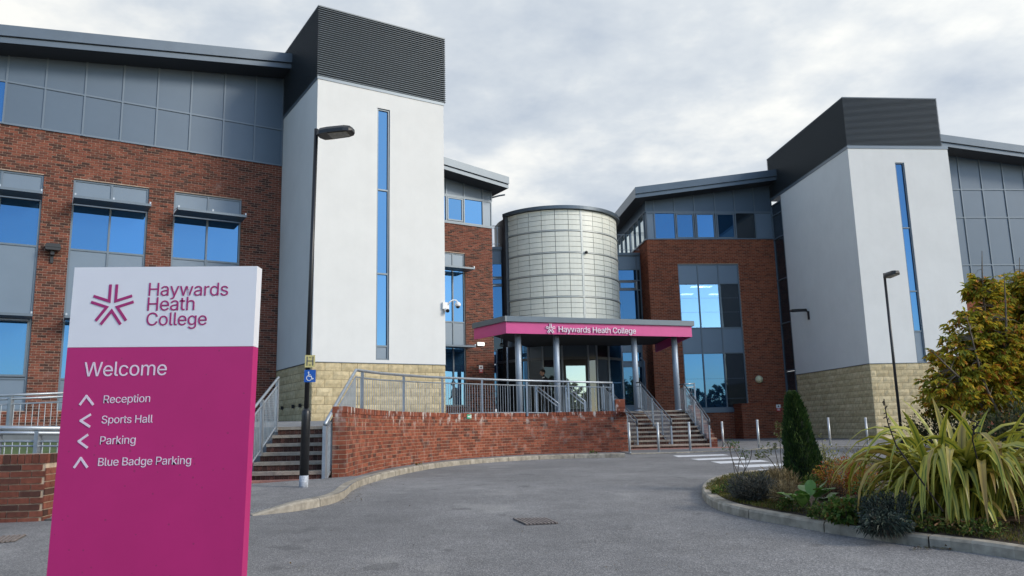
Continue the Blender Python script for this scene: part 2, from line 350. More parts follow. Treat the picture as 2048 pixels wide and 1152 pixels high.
M['red'] = mat('red_plate', (.55, .05, .06), .5)
M['green'] = mat('green_plate', (.05, .35, .2), .5)
M['inkgrey'] = mat('print_grey', (.10, .10, .11), .6)
M['skin'] = mat('skin', (.42, .25, .18), .6)
M['jacket'] = mat('dark_jacket', (.012, .012, .014), .85)
M['lampglass'] = mat('lamp_lens', (.30, .29, .25), .25, noise=(30, .4))
def emit(name, col, s):
    m = bpy.data.materials.new(name); m.use_nodes = True; b = m.node_tree.nodes['Principled BSDF']
    b.inputs['Base Color'].default_value = (.8, .8, .8, 1); b.inputs['Emission Color'].default_value = (*col, 1); b.inputs['Emission Strength'].default_value = s; return m
M['lightpanel'] = emit('ceiling_light', (1, .93, .78), 5)
M['exitlit'] = emit('lit_exit_sign', (.9, 1, .85), 1.6)
M['room'] = mat('room_wall', (.10, .10, .105), .9)

# ------------------------------------------------------------------ shared pieces
def unit_brick():
    m = MB(); e = .0
    m.add([(0,-.011,0),(1,-.011,0),(1,-.011,1),(0,-.011,1),(0,.004,0),(1,.004,0),(1,.004,1),(0,.004,1)],
          [(0,1,2,3),(0,4,5,1),(3,2,6,7),(0,3,7,4),(1,5,6,2)]); return m
BRICKMESH = {}
def brick_mesh(key):
    if key not in BRICKMESH: BRICKMESH[key] = unit_brick().mesh('brick', M[key])
    return BRICKMESH[key]
def clip_span(x0, x1, z0, z1, holes):
    """parts of the span x0..x1 (at height z0..z1) outside the holes"""
    spans = [(x0, x1)]
    for hx0, hx1, hz0, hz1 in holes:
        if z1 <= hz0+.01 or z0 >= hz1-.01: continue
        n = []
        for a, b in spans:
            if b <= hx0 or a >= hx1: n.append((a, b)); continue
            if a < hx0: n.append((a, hx0))
            if b > hx1: n.append((hx1, b))
        spans = n
    return [(a, b) for a, b in spans if b-a > .035]
def lay_bricks(parent, fr, x0, x1, z0, z1, holes, key, pitch=.225, course=.075, single=300, y=0.0, hide=(), side=None, joint=.013):
    """stretcher bond on the plane y (or the side plane x = side[0], from y=0 into the building); the largest in view are objects"""
    R = []
    nz = int(round((z1-z0)/course)); course = (z1-z0)/nz
    for k in range(nz):
        a = z0+k*course; off = (k % 2)*pitch/2
        x = x0-off-pitch
        while x < x1:
            for s, e in clip_span(max(x, x0), min(x+pitch-joint, x1), a, a+course, holes):
                R.append((s, e, a+joint*.5, a+course-joint*.5))
            x += pitch
    def vis(r):
        c = ((r[0]+r[1])/2, y, (r[2]+r[3])/2) if side is None else (side, (r[0]+r[1])/2, (r[2]+r[3])/2)
        px, py, d = proj(fr.wor(c))
        if not (-10 < px < 2058 and -10 < py < 1160): return 1e9
        for (a, b, c_, d_) in hide:
            if a < px < b and c_ < py < d_: return 1e9
        return d
    order = sorted(R, key=vis)
    n = 0
    me = brick_mesh(key); mass = MB()
    for i, r in enumerate(order):
        j = random.uniform(-.002, .002)
        if side is None: P = lambda u, w, z: (u, y+w, z)
        else: P = lambda u, w, z: (side+w, u, z)
        if i < single and vis(r) < 1e8:
            if side is None: link('brick', me, parent, loc=(r[0], y+j, r[2]), scale=(r[1]-r[0], 1, r[3]-r[2]))
            else: link('brick', me, parent, loc=(side+j, r[1], r[2]), rz=-math.pi/2, scale=(r[1]-r[0], 1, r[3]-r[2]))
        else:
            f, b = -.011+j, .004
            mass.add([P(r[0],f,r[2]),P(r[1],f,r[2]),P(r[1],f,r[3]),P(r[0],f,r[3]),P(r[0],b,r[2]),P(r[1],b,r[2]),P(r[1],b,r[3]),P(r[0],b,r[3])],
                     [(0,1,2,3),(0,4,5,1),(3,2,6,7),(0,3,7,4),(1,5,6,2)] if side is None else [(3,2,1,0),(1,5,4,0),(7,6,2,3),(4,7,3,0),(2,6,5,1)])
    if mass.v: tag(obj('brickwork', mass, M[key], parent), kind='stuff')
def wall_sheet(mb, x0, x1, z0, z1, holes, y=0.0, reveal=.16):
    xs = sorted({x0, x1, *[min(max(h[i], x0), x1) for h in holes for i in (0, 1)]}); zs = sorted({z0, z1, *[min(max(h[i], z0), z1) for h in holes for i in (2, 3)]})
    for a, b in zip(xs, xs[1:]):
        for c, d in zip(zs, zs[1:]):
            mx, mz = (a+b)/2, (c+d)/2
            if any(h[0] < mx < h[1] and h[2] < mz < h[3] for h in holes): continue
            mb.add([(a,y,c),(b,y,c),(b,y,d),(a,y,d)], [(0,1,2,3)])
    for h in holes:
        a, b, c, d = h; Y = y+reveal
        mb.add([(a,y,c),(b,y,c),(b,y,d),(a,y,d),(a,Y,c),(b,Y,c),(b,Y,d),(a,Y,d)], [(0,4,5,1),(3,2,6,7),(0,3,7,4),(1,5,6,2)])
    return mb
def window(root, xs, zs, kinds, y, fw=.055, deep=.09, name='window', glass_key='glass'):
    """a framed window or glazed screen: xs, zs member lines; kinds[row][col] from the top row down"""
    m = MB(); x0, x1, z0, z1 = xs[0], xs[-1], zs[0], zs[-1]
    h = fw/2
    for i, x in enumerate(xs):
        a, b = (x, x+fw) if i == 0 else ((x-fw, x) if i == len(xs)-1 else (x-h, x+h))
        m.box(a, b, y-.02, y+deep, z0, z1)
    for j, z in enumerate(zs):
        a, b = (z, z+fw) if j == 0 else ((z-fw, z) if j == len(zs)-1 else (z-h, z+h))
        for xa, xb in zip(xs, xs[1:]):
            m.box(xa+(fw if xa == x0 else h), xb-(fw if xb == x1 else h), y-.017, y+deep, a, b)
    w = obj(name, m, M['frame'], root)
    nr = len(zs)-1
    for r in range(nr):
        zb, zt = zs[nr-1-r], zs[nr-r]
        for c in range(len(xs)-1):
            xa, xb = xs[c], xs[c+1]; k = kinds[r][c]
            a, b, d, e = xa+h, xb-h, zb+h, zt-h
            if k == 'p': obj('panel', MB().box(a, b, y+.012, y+.05, d, e), M['panel_light'], w)
            elif k == 'o':
                s = MB(); q = .06
                s.box(a+h, a+h+q, y-.005, y+.06, d+h, e-h); s.box(b-h-q, b-h, y-.005, y+.06, d+h, e-h)
                s.box(a+h+q, b-h-q, y-.004, y+.06, d+h, d+h+q); s.box(a+h+q, b-h-q, y-.004, y+.06, e-h-q, e-h)
                obj('casement', s, M['frame'], w)
                obj('pane', MB().box(a+q, b-q, y+.03, y+.045, d+q, e-q), M[glass_key], w)
            elif k == '.': pass
            else: obj('pane', MB().box(a, b, y+.03, y+.045, d, e), M[{'g': glass_key, 'd': 'glass_dark', 'c': 'glass_clear', 'l': 'glass_pale'}[k]], w)
    return w
def sunshade(root, x0, x1, z, proj_, y=0.0, knobs=3):
    s = MB(); s.box(x0, x1, y-proj_, y-.02, z+.012, z+.03)
    s.box(x0, x1, y-proj_-.012, y-proj_, z, z+.075); s.box(x0, x0+.02, y-proj_, y-.02, z, z+.06); s.box(x1-.02, x1, y-proj_, y-.02, z, z+.06)
    o = obj('sunshade', s, M['frame'], root)
    for i in range(knobs):
        x = x0+.03+(x1-x0-.06)*i/max(1, knobs-1)
        b = MB(); b.tube([(x, y+.02, z+.2), (x, y-proj_+.03, z+.1)], .011, 6); b.box(x-.022, x+.022, y-proj_-.01, y-proj_+.035, z+.075, z+.135)
        obj('bracket', b, M['steel'], o)
    return o
def roof_edge(root, u0, zu0, u1, zu1, yf, yb, band1=.20, band2=.12, name='roof'):
    """a roof slab whose underside runs from (u0,zu0) to (u1,zu1); fascia in two steps on the front"""
    def slab(y0, y1, lo, hi, a=u0, b=u1):
        sl = (zu1-zu0)/(u1-u0); f = lambda u: zu0+sl*(u-u0)
        return [(a,y0,f(a)+lo),(b,y0,f(b)+lo),(b,y1,f(b)+lo),(a,y1,f(a)+lo),(a,y0,f(a)+hi),(b,y0,f(b)+hi),(b,y1,f(b)+hi),(a,y1,f(a)+hi)]
    r = obj(name, MB().hexa(slab(yf+.02, yb, .012, band1+band2-.015)), M['fascia'], root)
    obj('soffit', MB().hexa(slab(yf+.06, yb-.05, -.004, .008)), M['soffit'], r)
    obj('fascia', MB().hexa(slab(yf, yf+.018, -.01, band2-.012)), M['fascia'], r)
    obj('fascia', MB().hexa(slab(yf-.07, yf+.016, band2+.012, band1+band2)), M['fascia'], r)
    L = math.hypot(u1-u0, zu1-zu0); n = max(1, int(L/4))
    return r
def cladding(root, xs, rows, y=0.0, key='panel', rail=.05, skip=()):
    """grid of flat metal panels with proud cover rails; rows: list of functions u -> z, top last; skip: {(row, col): kind}"""
    m = MB()
    sk = dict(skip)
    for c, x in enumerate(xs):
        m.hexa([(x-rail/2,y-.035,rows[0](x)),(x+rail/2,y-.035,rows[0](x)),(x+rail/2,y+.03,rows[0](x)),(x-rail/2,y+.03,rows[0](x)),
                (x-rail/2,y-.035,rows[-1](x)),(x+rail/2,y-.035,rows[-1](x)),(x+rail/2,y+.03,rows[-1](x)),(x-rail/2,y+.03,rows[-1](x))])
    for r in rows[:-1]:
        for a, b in zip(xs, xs[1:]):
            m.box(a+rail/2, b-rail/2, y-.03, y+.03, r(a)-.005, r(a)+rail)
    cl = obj('cladding', m, M['frame'], root)
    for j in range(len(rows)-1):
        for c in range(len(xs)-1):
            k = sk.get((j, c), 'p'); a, b = xs[c]+rail/2, xs[c+1]-rail/2
            lo = rows[j](a)+rail
            if k == 'g': obj('pane', MB().box(a, b, y+.002, y+.03, lo, rows[j+1](a)-.01), M['glass'], cl)
            else: obj('panel', MB().hexa([(a,y,lo),(b,y,lo),(b,y+.03,lo),(a,y+.03,lo),(a,y,rows[j+1](a)-.008),(b,y,rows[j+1](b)-.008),(b,y+.03,rows[j+1](b)-.008),(a,y+.03,rows[j+1](a)-.008)]), M[key], cl)
    return cl
STONES = []
for k in range(7):
    m = MB(); nx, nz = 4, 2; pts = []
    r = np.random.default_rng(100+k)
    for j in range(nz+1):
        for i in range(nx+1):
            edge = i in (0, nx) or j in (0, nz)
            pts.append((i/nx, (-.012-.006*r.random()) if edge else -.02-.03*r.random(), j/nz))
    for i, j in [(0,0),(1,0),(1,1),(0,1)]: pts.append((i, .005, j))
    fs = [(j*(nx+1)+i, j*(nx+1)+i+1, (j+1)*(nx+1)+i+1, (j+1)*(nx+1)+i) for j in range(nz) for i in range(nx)]
    B = (nx+1)*(nz+1)
    fs += [tuple([B, B+1]+[i for i in range(nx, -1, -1)]), tuple([B+2, B+3]+[nz*(nx+1)+i for i in range(nx+1)]), (B+3, B, 0, nx+1, 2*(nx+1)), (B+1, B+2, nz*(nx+1)+nx, (nx+1)+nx, nx)]
    m.add(pts, fs); STONES.append(m.mesh('stone_block', M['stone']))
def lay_stone(parent, x0, x1, ztop, n, h, w, y=0.0, side=None, start=0.0):
    for k in range(n):
        z = ztop-(k+1)*h; x = x0-((k % 2)*w/2+start) % w
        if x+.03 < x0-w: x += w
        while x < x1-.02:
            a, b = max(x, x0), min(x+w, x1)
            if b-a > .05:
                me = random.choice(STONES); s = (b-a-.012, 1, h-.012)
                if side is None: link('stone_block', me, parent, loc=(a+.006, y, z+.006), scale=s)
                else: link('stone_block', me, parent, loc=(side, -a-.006, z+.006), rz=-math.pi/2, scale=s)   # runs towards -y
            x += w
def louvre(root, x0, x1, y0, y1, z0, z1, n, out=.05):
    """box of horizontal louvre blades; each blade runs round the three seen sides"""
    h = (z1-z0)/n
    lv = obj('louvre_core', MB().box(x0+.03, x1-.03, y0+.03, y1, z0, z1-.03), M['dark'], root)
    m = MB(); o = out
    ring = lambda d: [(x0-d, y1), (x0-d, y0-d), (x1+d, y0-d), (x1+d, y1)]
    a, b, c = ring(0), ring(o), ring(-.02)
    for i in range(3):
        p, q = b[i], b[i+1]; r, s = c[i], c[i+1]
        m.add([(*p, .006), (*q, .006), (*s, h*.98), (*r, h*.98), (*p, -.004), (*q, -.004), (*s, -.004), (*r, -.004)], [(0,1,2,3), (4,5,1,0), (7,6,5,4)])
    me = m.mesh('louvre_blade', M['louvre'])
    for k in range(n): link('louvre_blade', me, lv, loc=(0, 0, z0+k*h))
    obj('coping', MB().box(x0-o*.9, x1+o*.9, y0-o*.9, y1, z1-.012, z1+.03), M['louvre'], root)

# ------------------------------------------------------------------ left outer wing
FL = Fr(-7.87, 26.15, 32.044)
root = thing('college_wing', 'dark red brick wing with tall sunshaded windows, far left behind the welcome sign', 'building', FL.O, FL.th)
uL = FL.u(-170, 400); uR = -.012
zbr = FL.z(300, 293); zmid = FL.z(300, 215.6)
sl = lambda px, py: FL.at(px, py)
s0, s1 = sl(16, 112), sl(513, 153); ss = (s1.z-s0.z)/(s1.x-s0.x); sof = lambda u: s0.z+ss*(u-s0.x)
w1 = (FL.u(148, 357), FL.u(299, 375)); ww = w1[1]-w1[0]; w2 = (FL.u(349, 383), FL.u(484, 398)); w0r = FL.u(88.5, 352); w0 = (w0r-ww, w0r)
Z = lambda y, x=30: FL.z(x, y)
zt = FL.z(349, 383); zs_up = FL.z(349, 431); zgb = FL.z(344, 515); zs_lo = Z(638); zg2 = Z(650); zg2b = Z(757); zb = Z(822)
base = 1.35
holes = [(a, b, zb, zt) for a, b in (w0, w1, w2)]
wl = obj('wall', wall_sheet(MB(), uL, uR, base-.3, zbr, holes), M['mortar'], root)
lay_bricks(wl, FL, uL, uR, base-.3, zbr, holes, 'brick_left', hide=[(90, 525, 530, 1152)])
for a, b in (w0, w1, w2):
    window(root, [a, (a+b)/2, b], [zb, zg2b, zs_lo+.06, zgb, zs_up+.02, zt], ['pp', 'gg', 'pp', 'oo' if a == w0[0] else 'gg', 'pp'], .07)
    d = .78
    sunshade(root, a+.01, b-.01, zs_up, d); sunshade(root, a+.01, b-.01, zs_lo, d)
xs = [FL.u(px, py) for px, py in ((13, 166), (91, 179), (170, 193), (245, 206), (314, 218), (381, 229), (447, 241), (509, 252))]
dx = xs[1]-xs[0]; xs = [xs[0]-2*dx, xs[0]-dx] + xs + [uR-.03]
cladding(root, xs, [lambda u: zbr, lambda u: zmid, sof], y=-.02, skip={(0, 1): 'g', (0, 0): 'g'})
oh = .95
roof_edge(root, uL, sof(uL), uR-.005, sof(uR), -oh, 1.2, band1=.34, band2=.17)
obj('dark_backing', MB().box(uL, uR, .17, .25, base-.3, zbr+.02), M['dark'], root)  # unseen dark sheet closing the wall behind its windows
wlz = FL.at(105, 500)
lmp = thing('wall_lamp', 'small black floodlight on the brick pier between the left windows', 'lamp', FL.wor((wlz.x, -.02, wlz.z)), FL.th)
obj('lamp_head', MB().prism([(-.21, .02), (.21, .02), (.17, .13), (-.17, .13)], 'y', -.34, -.06), M['black'], lmp)
obj('lamp_lens', MB().prism([(-.18, -.06), (.18, -.06), (.205, .016), (-.205, .016)], 'y', -.33, -.07), M['black'], lmp)
obj('bracket', MB().box(-.05, .05, -.2, .0, -.18, -.055).box(-.04, .04, -.05, .0, -.4, -.18), M['black'], lmp)

# ------------------------------------------------------------------ left stair tower
def tower(fr, label, x0, x1, y0, y1, zst, zw, zl0, zl1, slit, transoms, nst, lv_x=(0, 0), lv_back=None, start=0.0, nlv=32, side_start=0.0):
    t = thing('stair_tower', label, 'tower', fr.O, fr.th)
    m = wall_sheet(MB(), x0, x1, zst, zw, [slit], y=y0, reveal=.2)
    m.add([(x0,y0,zst),(x0,y1,zst),(x0,y1,zw),(x0,y0,zw)], [(3,2,1,0)]); m.add([(x1,y0,zst),(x1,y1,zst),(x1,y1,zw),(x1,y0,zw)], [(0,1,2,3)])
    m.add([(x0,y0,zst),(x1,y0,zst),(x1,y1,zst),(x0,y1,zst)], [(0,3,2,1)])
    obj('wall', m, M['render'], t)
    window(t, [slit[0], slit[1]], [slit[2]]+transoms+[slit[3]], ['g']*(len(transoms))+['p'], y0+.06, fw=.05)
    obj('interior', MB().box(slit[0]-.1, slit[1]+.1, y0+.2, y0+.25, slit[2], slit[3]), M['dark'], t)
    zb_ = zst-nst*.246
    p = obj('plinth', MB().box(x0+.025, x1-.025, y0+.025, y1, zb_-.9, zst-.012), M['stone_joint'], t)
    lay_stone(p, x0, x1, zst-.012, nst, .246, .5, y=y0+.035, start=start); lay_stone(p, -y1, -y0, zst-.012, nst, .246, .5, side=x0+.035, start=side_start)
    obj('drip_bead', MB().box(x0-.012, x1+.012, y0-.012, y1, zst-.012, zst+.006), M['frame'], t)
    obj('flashing', MB().box(x0-.02, x1+.02, y0-.02, y1 if lv_back is None else lv_back, zw, zl0), M['frame'], t)
    louvre(t, x0+lv_x[0], x1+lv_x[1], y0, y1 if lv_back is None else lv_back, zl0, zl1, nlv)
    return t
TY, TW = -3.75, 4.36
sx = (FL.u(755, 216, TY), FL.u(780, 221, TY)); szt = FL.z(768, 218, TY); szb = FL.z(764, 720, TY)
tr = [FL.z(764, y, TY) for y in (692, 547, 379)]
zw_l = FL.z(634.4, 157, TY); zl0 = FL.z(634.4, 150, TY); zl1 = FL.z(635, 12, TY)
zst = FL.z(700, 725, TY)
tower(FL, 'tall white rendered stair tower with pale stone base, left of the entrance', 0, TW, TY, 4.2, zst, zw_l, zl0, zl1, (sx[0], sx[1], szb, szt), tr, 8, lv_x=(0, .02), start=.1)
for px, py in ((563.6, 816), (585.6, 813), (599.5, 811)):
    q = FL.at_x(px, py, -.03)
    v = obj('air_brick', MB().box(-.025, .02, -.06, .06, -.055, .055), M['dark'], None, loc=FL.wor(q)); v.rotation_euler = (0, 0, FL.th)
    tag(v, {563.6: 'small square air brick nearest the brick wing on the left tower base', 585.6: 'middle small square air brick on the left tower stone base', 599.5: 'small square air brick nearest the lamp post on tower base'}[px], 'vent')
# dome camera on the tower edge
cp_ = FL.at(893, 613, TY)
cm = thing('security_camera', 'white swan-neck dome security camera on the left tower corner', 'camera', FL.wor((TW, TY, cp_.z)), FL.th)
obj('bracket', MB().box(-.12, .1, -.09, -.0, -.10, .12), M['white'], cm)
obj('arm', MB().tube([(.05, -.07, .02), (.1, -.12, .13), (.2, -.15, .2), (.32, -.16, .2), (.38, -.16, .13)], .022, 8), M['white'], cm, smooth=True)
d_ = obj('dome_housing', MB().sphere((.38, -.16, .06), .1, 14, 8, .9), M['white'], cm, smooth=True)
obj('dome_lens', MB().sphere((.38, -.16, .02), .078, 12, 8, 1.1), M['black'], d_, smooth=True)
obj('floodlight', MB().tube([(.0, -.05, -.1), (.0, -.16, -.16)], .07, 10), M['white'], cm); obj('lamp_lens', MB().tube([(.0, -.161, -.16), (.0, -.19, -.18)], .06, 10), M['black'], cm)

# ------------------------------------------------------------------ left inner wing
FLi = Fr(-.84, 34.94, 32.044)
root = thing('college_wing', 'narrow brick wing between the left white tower and the pale drum', 'building', FLi.O, FLi.th)
ua = FLi.u(868, 500); ub = FLi.u(983.5, 470)
zbr = FLi.z(983, 457.5); zb0 = 1.0
wx = (FLi.u(868, 600), FLi.u(931, 600)); zt = FLi.z(931, 508); zsh = FLi.z(931, 541); zgb = FLi.z(931, 645); zsh2 = FLi.z(931, 695); zgb2 = FLi.z(931, 812)
holes = [(wx[0]-.01, wx[1], zgb2, zt)]
wl = obj('wall', wall_sheet(MB(), ua-.02, ub, zb0, zbr, holes), M['mortar'], root)
lay_bricks(wl, FLi, ua, ub, zb0, zbr, holes, 'brick_left', single=0)
mid = FLi.u(889, 600)
window(root, [wx[0], (wx[0]+wx[1])/2+.18, wx[1]], [zgb2, zsh2+.05, zgb, zsh+.02, zt], ['pp', 'gg', 'pp', 'gg'], .07)
sunshade(root, wx[0], FLi.u(949, 534, -.75), FLi.z(931, 545), .78, knobs=2); sunshade(root, wx[0], FLi.u(951, 690, -.75), FLi.z(931, 698), .78, knobs=2)
xs = [FLi.u(868, 420), FLi.u(892, 420), FLi.u(927.5, 420), FLi.u(965, 420), ub-.0]
ztr = FLi.z(936, 397); zsill = FLi.z(936, 449)
s0, s1 = FLi.at(892.5, 357), FLi.at(981, 383); ss = (s1.z-s0.z)/(s1.x-s0.x); sof2 = lambda u, s0=s0, ss=ss: s0.z+ss*(u-s0.x)
window(root, xs, [zbr, zsill+.03, ztr], ['gogp', '....'], -.03)
obj('panel', MB().box(xs[0], xs[-1], -.04, .04, zbr+.0, zsill), M['frame'], root)
cladding(root, xs, [lambda u: ztr, sof2], y=-.02)
uend = FLi.u(1016, 376, -.9)
roof_edge(root, ua, sof2(ua), uend, sof2(uend), -.95, 3.5, band1=.34, band2=.17)
obj('side_wall', MB().box(ub-.2, ub-.004, .004, 6, zb0, sof2(ub)-.02), M['brick_left'], root)
obj('dark_backing', MB().box(ua, ub-.21, .17, .25, zb0, zbr), M['dark'], root)  # hidden dark backing sheet behind brick and glazing
g = MB(); g.tube([(ub+.02, .3, sof2(ub)-.25), (ub+.5, .1, sof2(ub)-.1), (ub+.75, .0, sof2(uend))], .04, 8); obj('downpipe', g, M['fascia'], root)

# ------------------------------------------------------------------ right inner wing
RA = 5.2335
_p = at_depth(1530, 620, 38.2)
_t = Fr(_p.x, _p.y, RA); _c0 = _t.wor((_t.u(1293.8, 479), 0, 0))
FR = Fr(_c0.x, _c0.y, RA)
root = thing('college_wing', 'red brick wing with wide tall window, right of the entrance canopy', 'building', FR.O, FR.th)
ub = FR.u(1549, 500); zb0 = .3; zbr = FR.z(1420, 479)
bw = [FR.u(x, 529) for x in (1355, 1394.7, 1435.7, 1476.3)]
bz = [FR.z(1430, y) for y in (817, 706, 655.5, 567, 528)]
holes = [(bw[0], bw[-1], bz[0]-.2, bz[-1])]
wl = obj('wall', wall_sheet(MB(), 0, ub, zb0, zbr, holes), M['mortar_pale'], root)
lay_bricks(wl, FR, 0, ub, zb0, zbr, holes, 'brick_right', single=0)
window(root, bw, bz, ['ppp', 'ccd', 'ppp', 'ggd'], .05)  # right column: its dark reflection is put into the glass colour
obj('sill', MB().box(bw[0]-.03, bw[-1]+.03, -.06, .1, bz[0]-.19, bz[0]-.004), M['frame'], root)
rm = obj('room', MB().add([(bw[0]-1,.3,bz[2]-.1),(bw[-1]+1,.3,bz[2]-.1),(bw[-1]+1,5,bz[2]-.1),(bw[0]-1,5,bz[2]-.1),(bw[0]-1,.3,bz[3]+.06),(bw[-1]+1,.3,bz[3]+.06),(bw[-1]+1,5,bz[3]+.06),(bw[0]-1,5,bz[3]+.06)],
         [(0,1,2,3),(7,6,5,4),(2,6,7,3),(0,3,7,4),(1,5,6,2)]), M['room'], root)
for px, py in ((1374, 589), (1394, 574), (1411, 574), (1399, 602), (1430, 589), (1460, 573)):
    d = FR.I.to_3x3() @ ray(px, py); a = FR.I @ CAM; p = a+d*((bz[3]+.03-a.z)/d.z)
    if .4 < p.y < 4.6: obj('ceiling_light', MB().box(p.x-.3, p.x+.3, p.y-.15, p.y+.15, bz[3]+.03, bz[3]+.05), M['lightpanel'], rm)
dots = MB()
for zf in (.33, .65):
    z_ = bz[2]+(bz[3]-bz[2])*(1-zf)
    x = bw[0]+.1
    while x < bw[-1]-.05: dots.box(x, x+.025, .074, .076, z_, z_+.025); x += .09
for zf in (.52, .92):
    z_ = bz[0]+(bz[1]-bz[0])*(1-zf*.9)
    x = bw[0]+.1
    while x < bw[-1]-.05: dots.box(x, x+.025, .072, .074, z_, z_+.025); x += .09
tag(obj('glass_dots', dots, M['panel_light'], root), kind='stuff')
xs = [0.02]+[FR.u(x, 450) for x in (1309, 1350, 1390, 1431.5, 1471, 1510.5)]+[ub]
ztr = FR.z(1420, 425); 
s0, s1 = FR.at(1306, 401), FR.at(1538, 371); ss = (s1.z-s0.z)/(s1.x-s0.x); sof3 = lambda u, s0=s0, ss=ss: s0.z+ss*(u-s0.x)
window(root, xs, [zbr, ztr], ['pgooodp'], -.03)
cladding(root, xs, [lambda u: ztr, sof3], y=-.02)
ue = FR.u(1270, 392, -.9)
roof_edge(root, ue, sof3(ue), ub+.2, sof3(ub+.2), -.95, 9, band1=.34, band2=.17)
obj('side_wall', MB().add([(0,0,zb0),(0,9,zb0),(0,9,zbr),(0,0,zbr)], [(3,2,1,0)]), M['mortar_pale'], root)
sw = root.children[-1]
lay_bricks(sw, FR, 0, 3.2, zb0, zbr, [], 'brick_right', single=0, side=0.0)
# clerestory along the side wall
sm = MB(); pn = []
for k in range(8):
    y0 = .35+k*1.0
    sm.box(-.05, .06, y0-.06, y0, zbr+.06, ztr)
sm.box(-.06, .07, 0.0, 8.3, zbr-.01, zbr+.058); sm.box(-.055, .065, 0.0, 8.3, ztr, ztr+.06)
cw = obj('window', sm, M['frame'], root)
for k in range(7): obj('pane', MB().box(.01, .03, .35+k, 1.29+k, zbr+.06, ztr), M['glass_pale'], cw)
obj('panel', MB().box(.0, .04, .0, .285, zbr+.06, ztr), M['panel'], root)
obj('panel', MB().box(-.02, .04, 0.03, 8.3, ztr+.061, sof3(0)-.03), M['panel'], root)
obj('dark_backing', MB().box(.3, ub, .17, .25, zb0, bz[2]-.12).box(.3, ub, 5.1, 5.2, zb0, zbr), M['dark'], root)  # unseen dark sheets backing the lower wall and the room
q = FR.at(1517, 759)
gl = thing('bulkhead_lamp', 'round cream wall lamp on the brick right of the wide window', 'lamp', FR.wor((q.x, -.012, q.z)), FR.th)
obj('base', MB().tube([(0, 0, 0), (0, -.05, 0)], .19, 20), M['frame'], gl); obj('lamp_glass', MB().sphere((0, -.05, 0), .185, 20, 10, 1), mat('cream_glass', (.72, .68, .42), .35), gl, smooth=True)

# ------------------------------------------------------------------ right stair tower and outer wing
_T = at_depth(1717, 510, 31.0)
FT = Fr(_T.x, _T.y, RA)
TWr = FT.u(1911, 430)
sx = (FT.u(1788.2, 325), FT.u(1807, 325)); szt = FT.z(1797, 325); szb = FT.z(1845, 725); tr = [FT.z(1830, 662), FT.z(1822, 582), FT.z(1808, 455)]
sx = ((FT.u(1788.2, 325)+FT.u(1836, 725))/2, (FT.u(1807.5, 325)+FT.u(1855, 725))/2)
zst = FT.z(1740, 727); zw = FT.z(1694, 297); zl0 = FT.z(1693.5, 290); zl1 = FT.z(1685, 196)
for t in np.arange(4, 9, .02):
    if proj(FT.wor((0, t, 6)))[0] < 1583: break
LF = float(t)
for t in np.arange(LF, 14, .02):
    if proj(FT.wor((0, t, zl0+1)))[0] < 1538: break
LV = float(t)
tower(FT, 'white rendered stair tower with stone base on the right, behind the autumn tree', 0, TWr, 0, LF, zst, zw, zl0, zl1, (sx[0], sx[1], szb, szt), tr, 12, lv_x=(0, -.28), lv_back=LV, nlv=40, side_start=.2)
q = FT.at_x(1618, 628, 0)
wl_ = thing('wall_lamp', 'slim black bracket lamp on the grey side of the right tower', 'lamp', FT.wor((0, q.y, q.z)), FT.th)
obj('bracket', MB().box(-.06, -.001, -.05, .05, -.25, .12).tube([(-.04, 0, .1), (-.2, 0, .16)], .03, 8), M['black'], wl_)
obj('lamp_head', MB().prism([(-.85, .14), (-.8, .21), (-.16, .23), (-.12, .12), (-.7, .10)], 'y', -.13, .13), M['black'], wl_)
# glazed link between wing and tower
a0 = FT.loc(FR.wor((ub, 0.02, 0))); a1 = Vector((.02, LF+.02, 0))
dirv = (a1-a0); Lk = dirv.length; ang = math.atan2(dirv.y, dirv.x)+FT.th; o_ = FT.wor((a0.x, a0.y, 0))
FK = Fr(o_.x, o_.y, math.degrees(ang))
lk = thing('glazed_link', 'tall dark glazed slot between the right brick wing and white tower', 'building', FK.O, FK.th)
zz = [FK.z(1570, y) for y in (862, 742, 646, 556, 468, 418, 394)]
window(lk, [0.02, Lk], zz, ['d', 'd', 'd', 'd', 'd', 'o'], 0, glass_key='glass_dark', deep=.12)
# outer wing beyond the tower
OY = 3.4
o_ = FT.wor((TWr-.6, OY, 0)); FO = Fr(o_.x, o_.y, RA)
root = thing('college_wing', 'grey panelled wing at the right edge behind the autumn tree', 'building', FO.O, FO.th)
xs = [FO.u(1900, 340)-.5]+[FO.u(x, 380) for x in (1921, 1964, 2008, 2050)]; dx = xs[-1]-xs[-2]; xs += [xs[-1]+dx*i for i in range(1, 5)]
rows = [FO.z(1960, y) for y in (590, 531, 436.3, 380.5)]
s0, s1 = FO.at(1915, 314), FO.at(2040, 331); ss = (s1.z-s0.z)/(s1.x-s0.x); sof4 = lambda u, s0=s0, ss=ss: s0.z+ss*(u-s0.x)
cladding(root, xs, [lambda u, z=z: z for z in rows]+[sof4], y=-.02)
wl = obj('wall', wall_sheet(MB(), xs[0], xs[-1], .3, rows[0], []), M['mortar_pale'], root)
lay_bricks(wl, FO, xs[0], xs[-1], .3, rows[0], [], 'brick_right', single=0)
roof_edge(root, TWr-.6-TWr+.65, sof4(.05), xs[-1], sof4(xs[-1]), -.95, 2, band1=.34, band2=.17)
obj('backing', MB().box(xs[0], xs[-1], .05, .15, .3, sof4(xs[-1])), M['dark'], root)

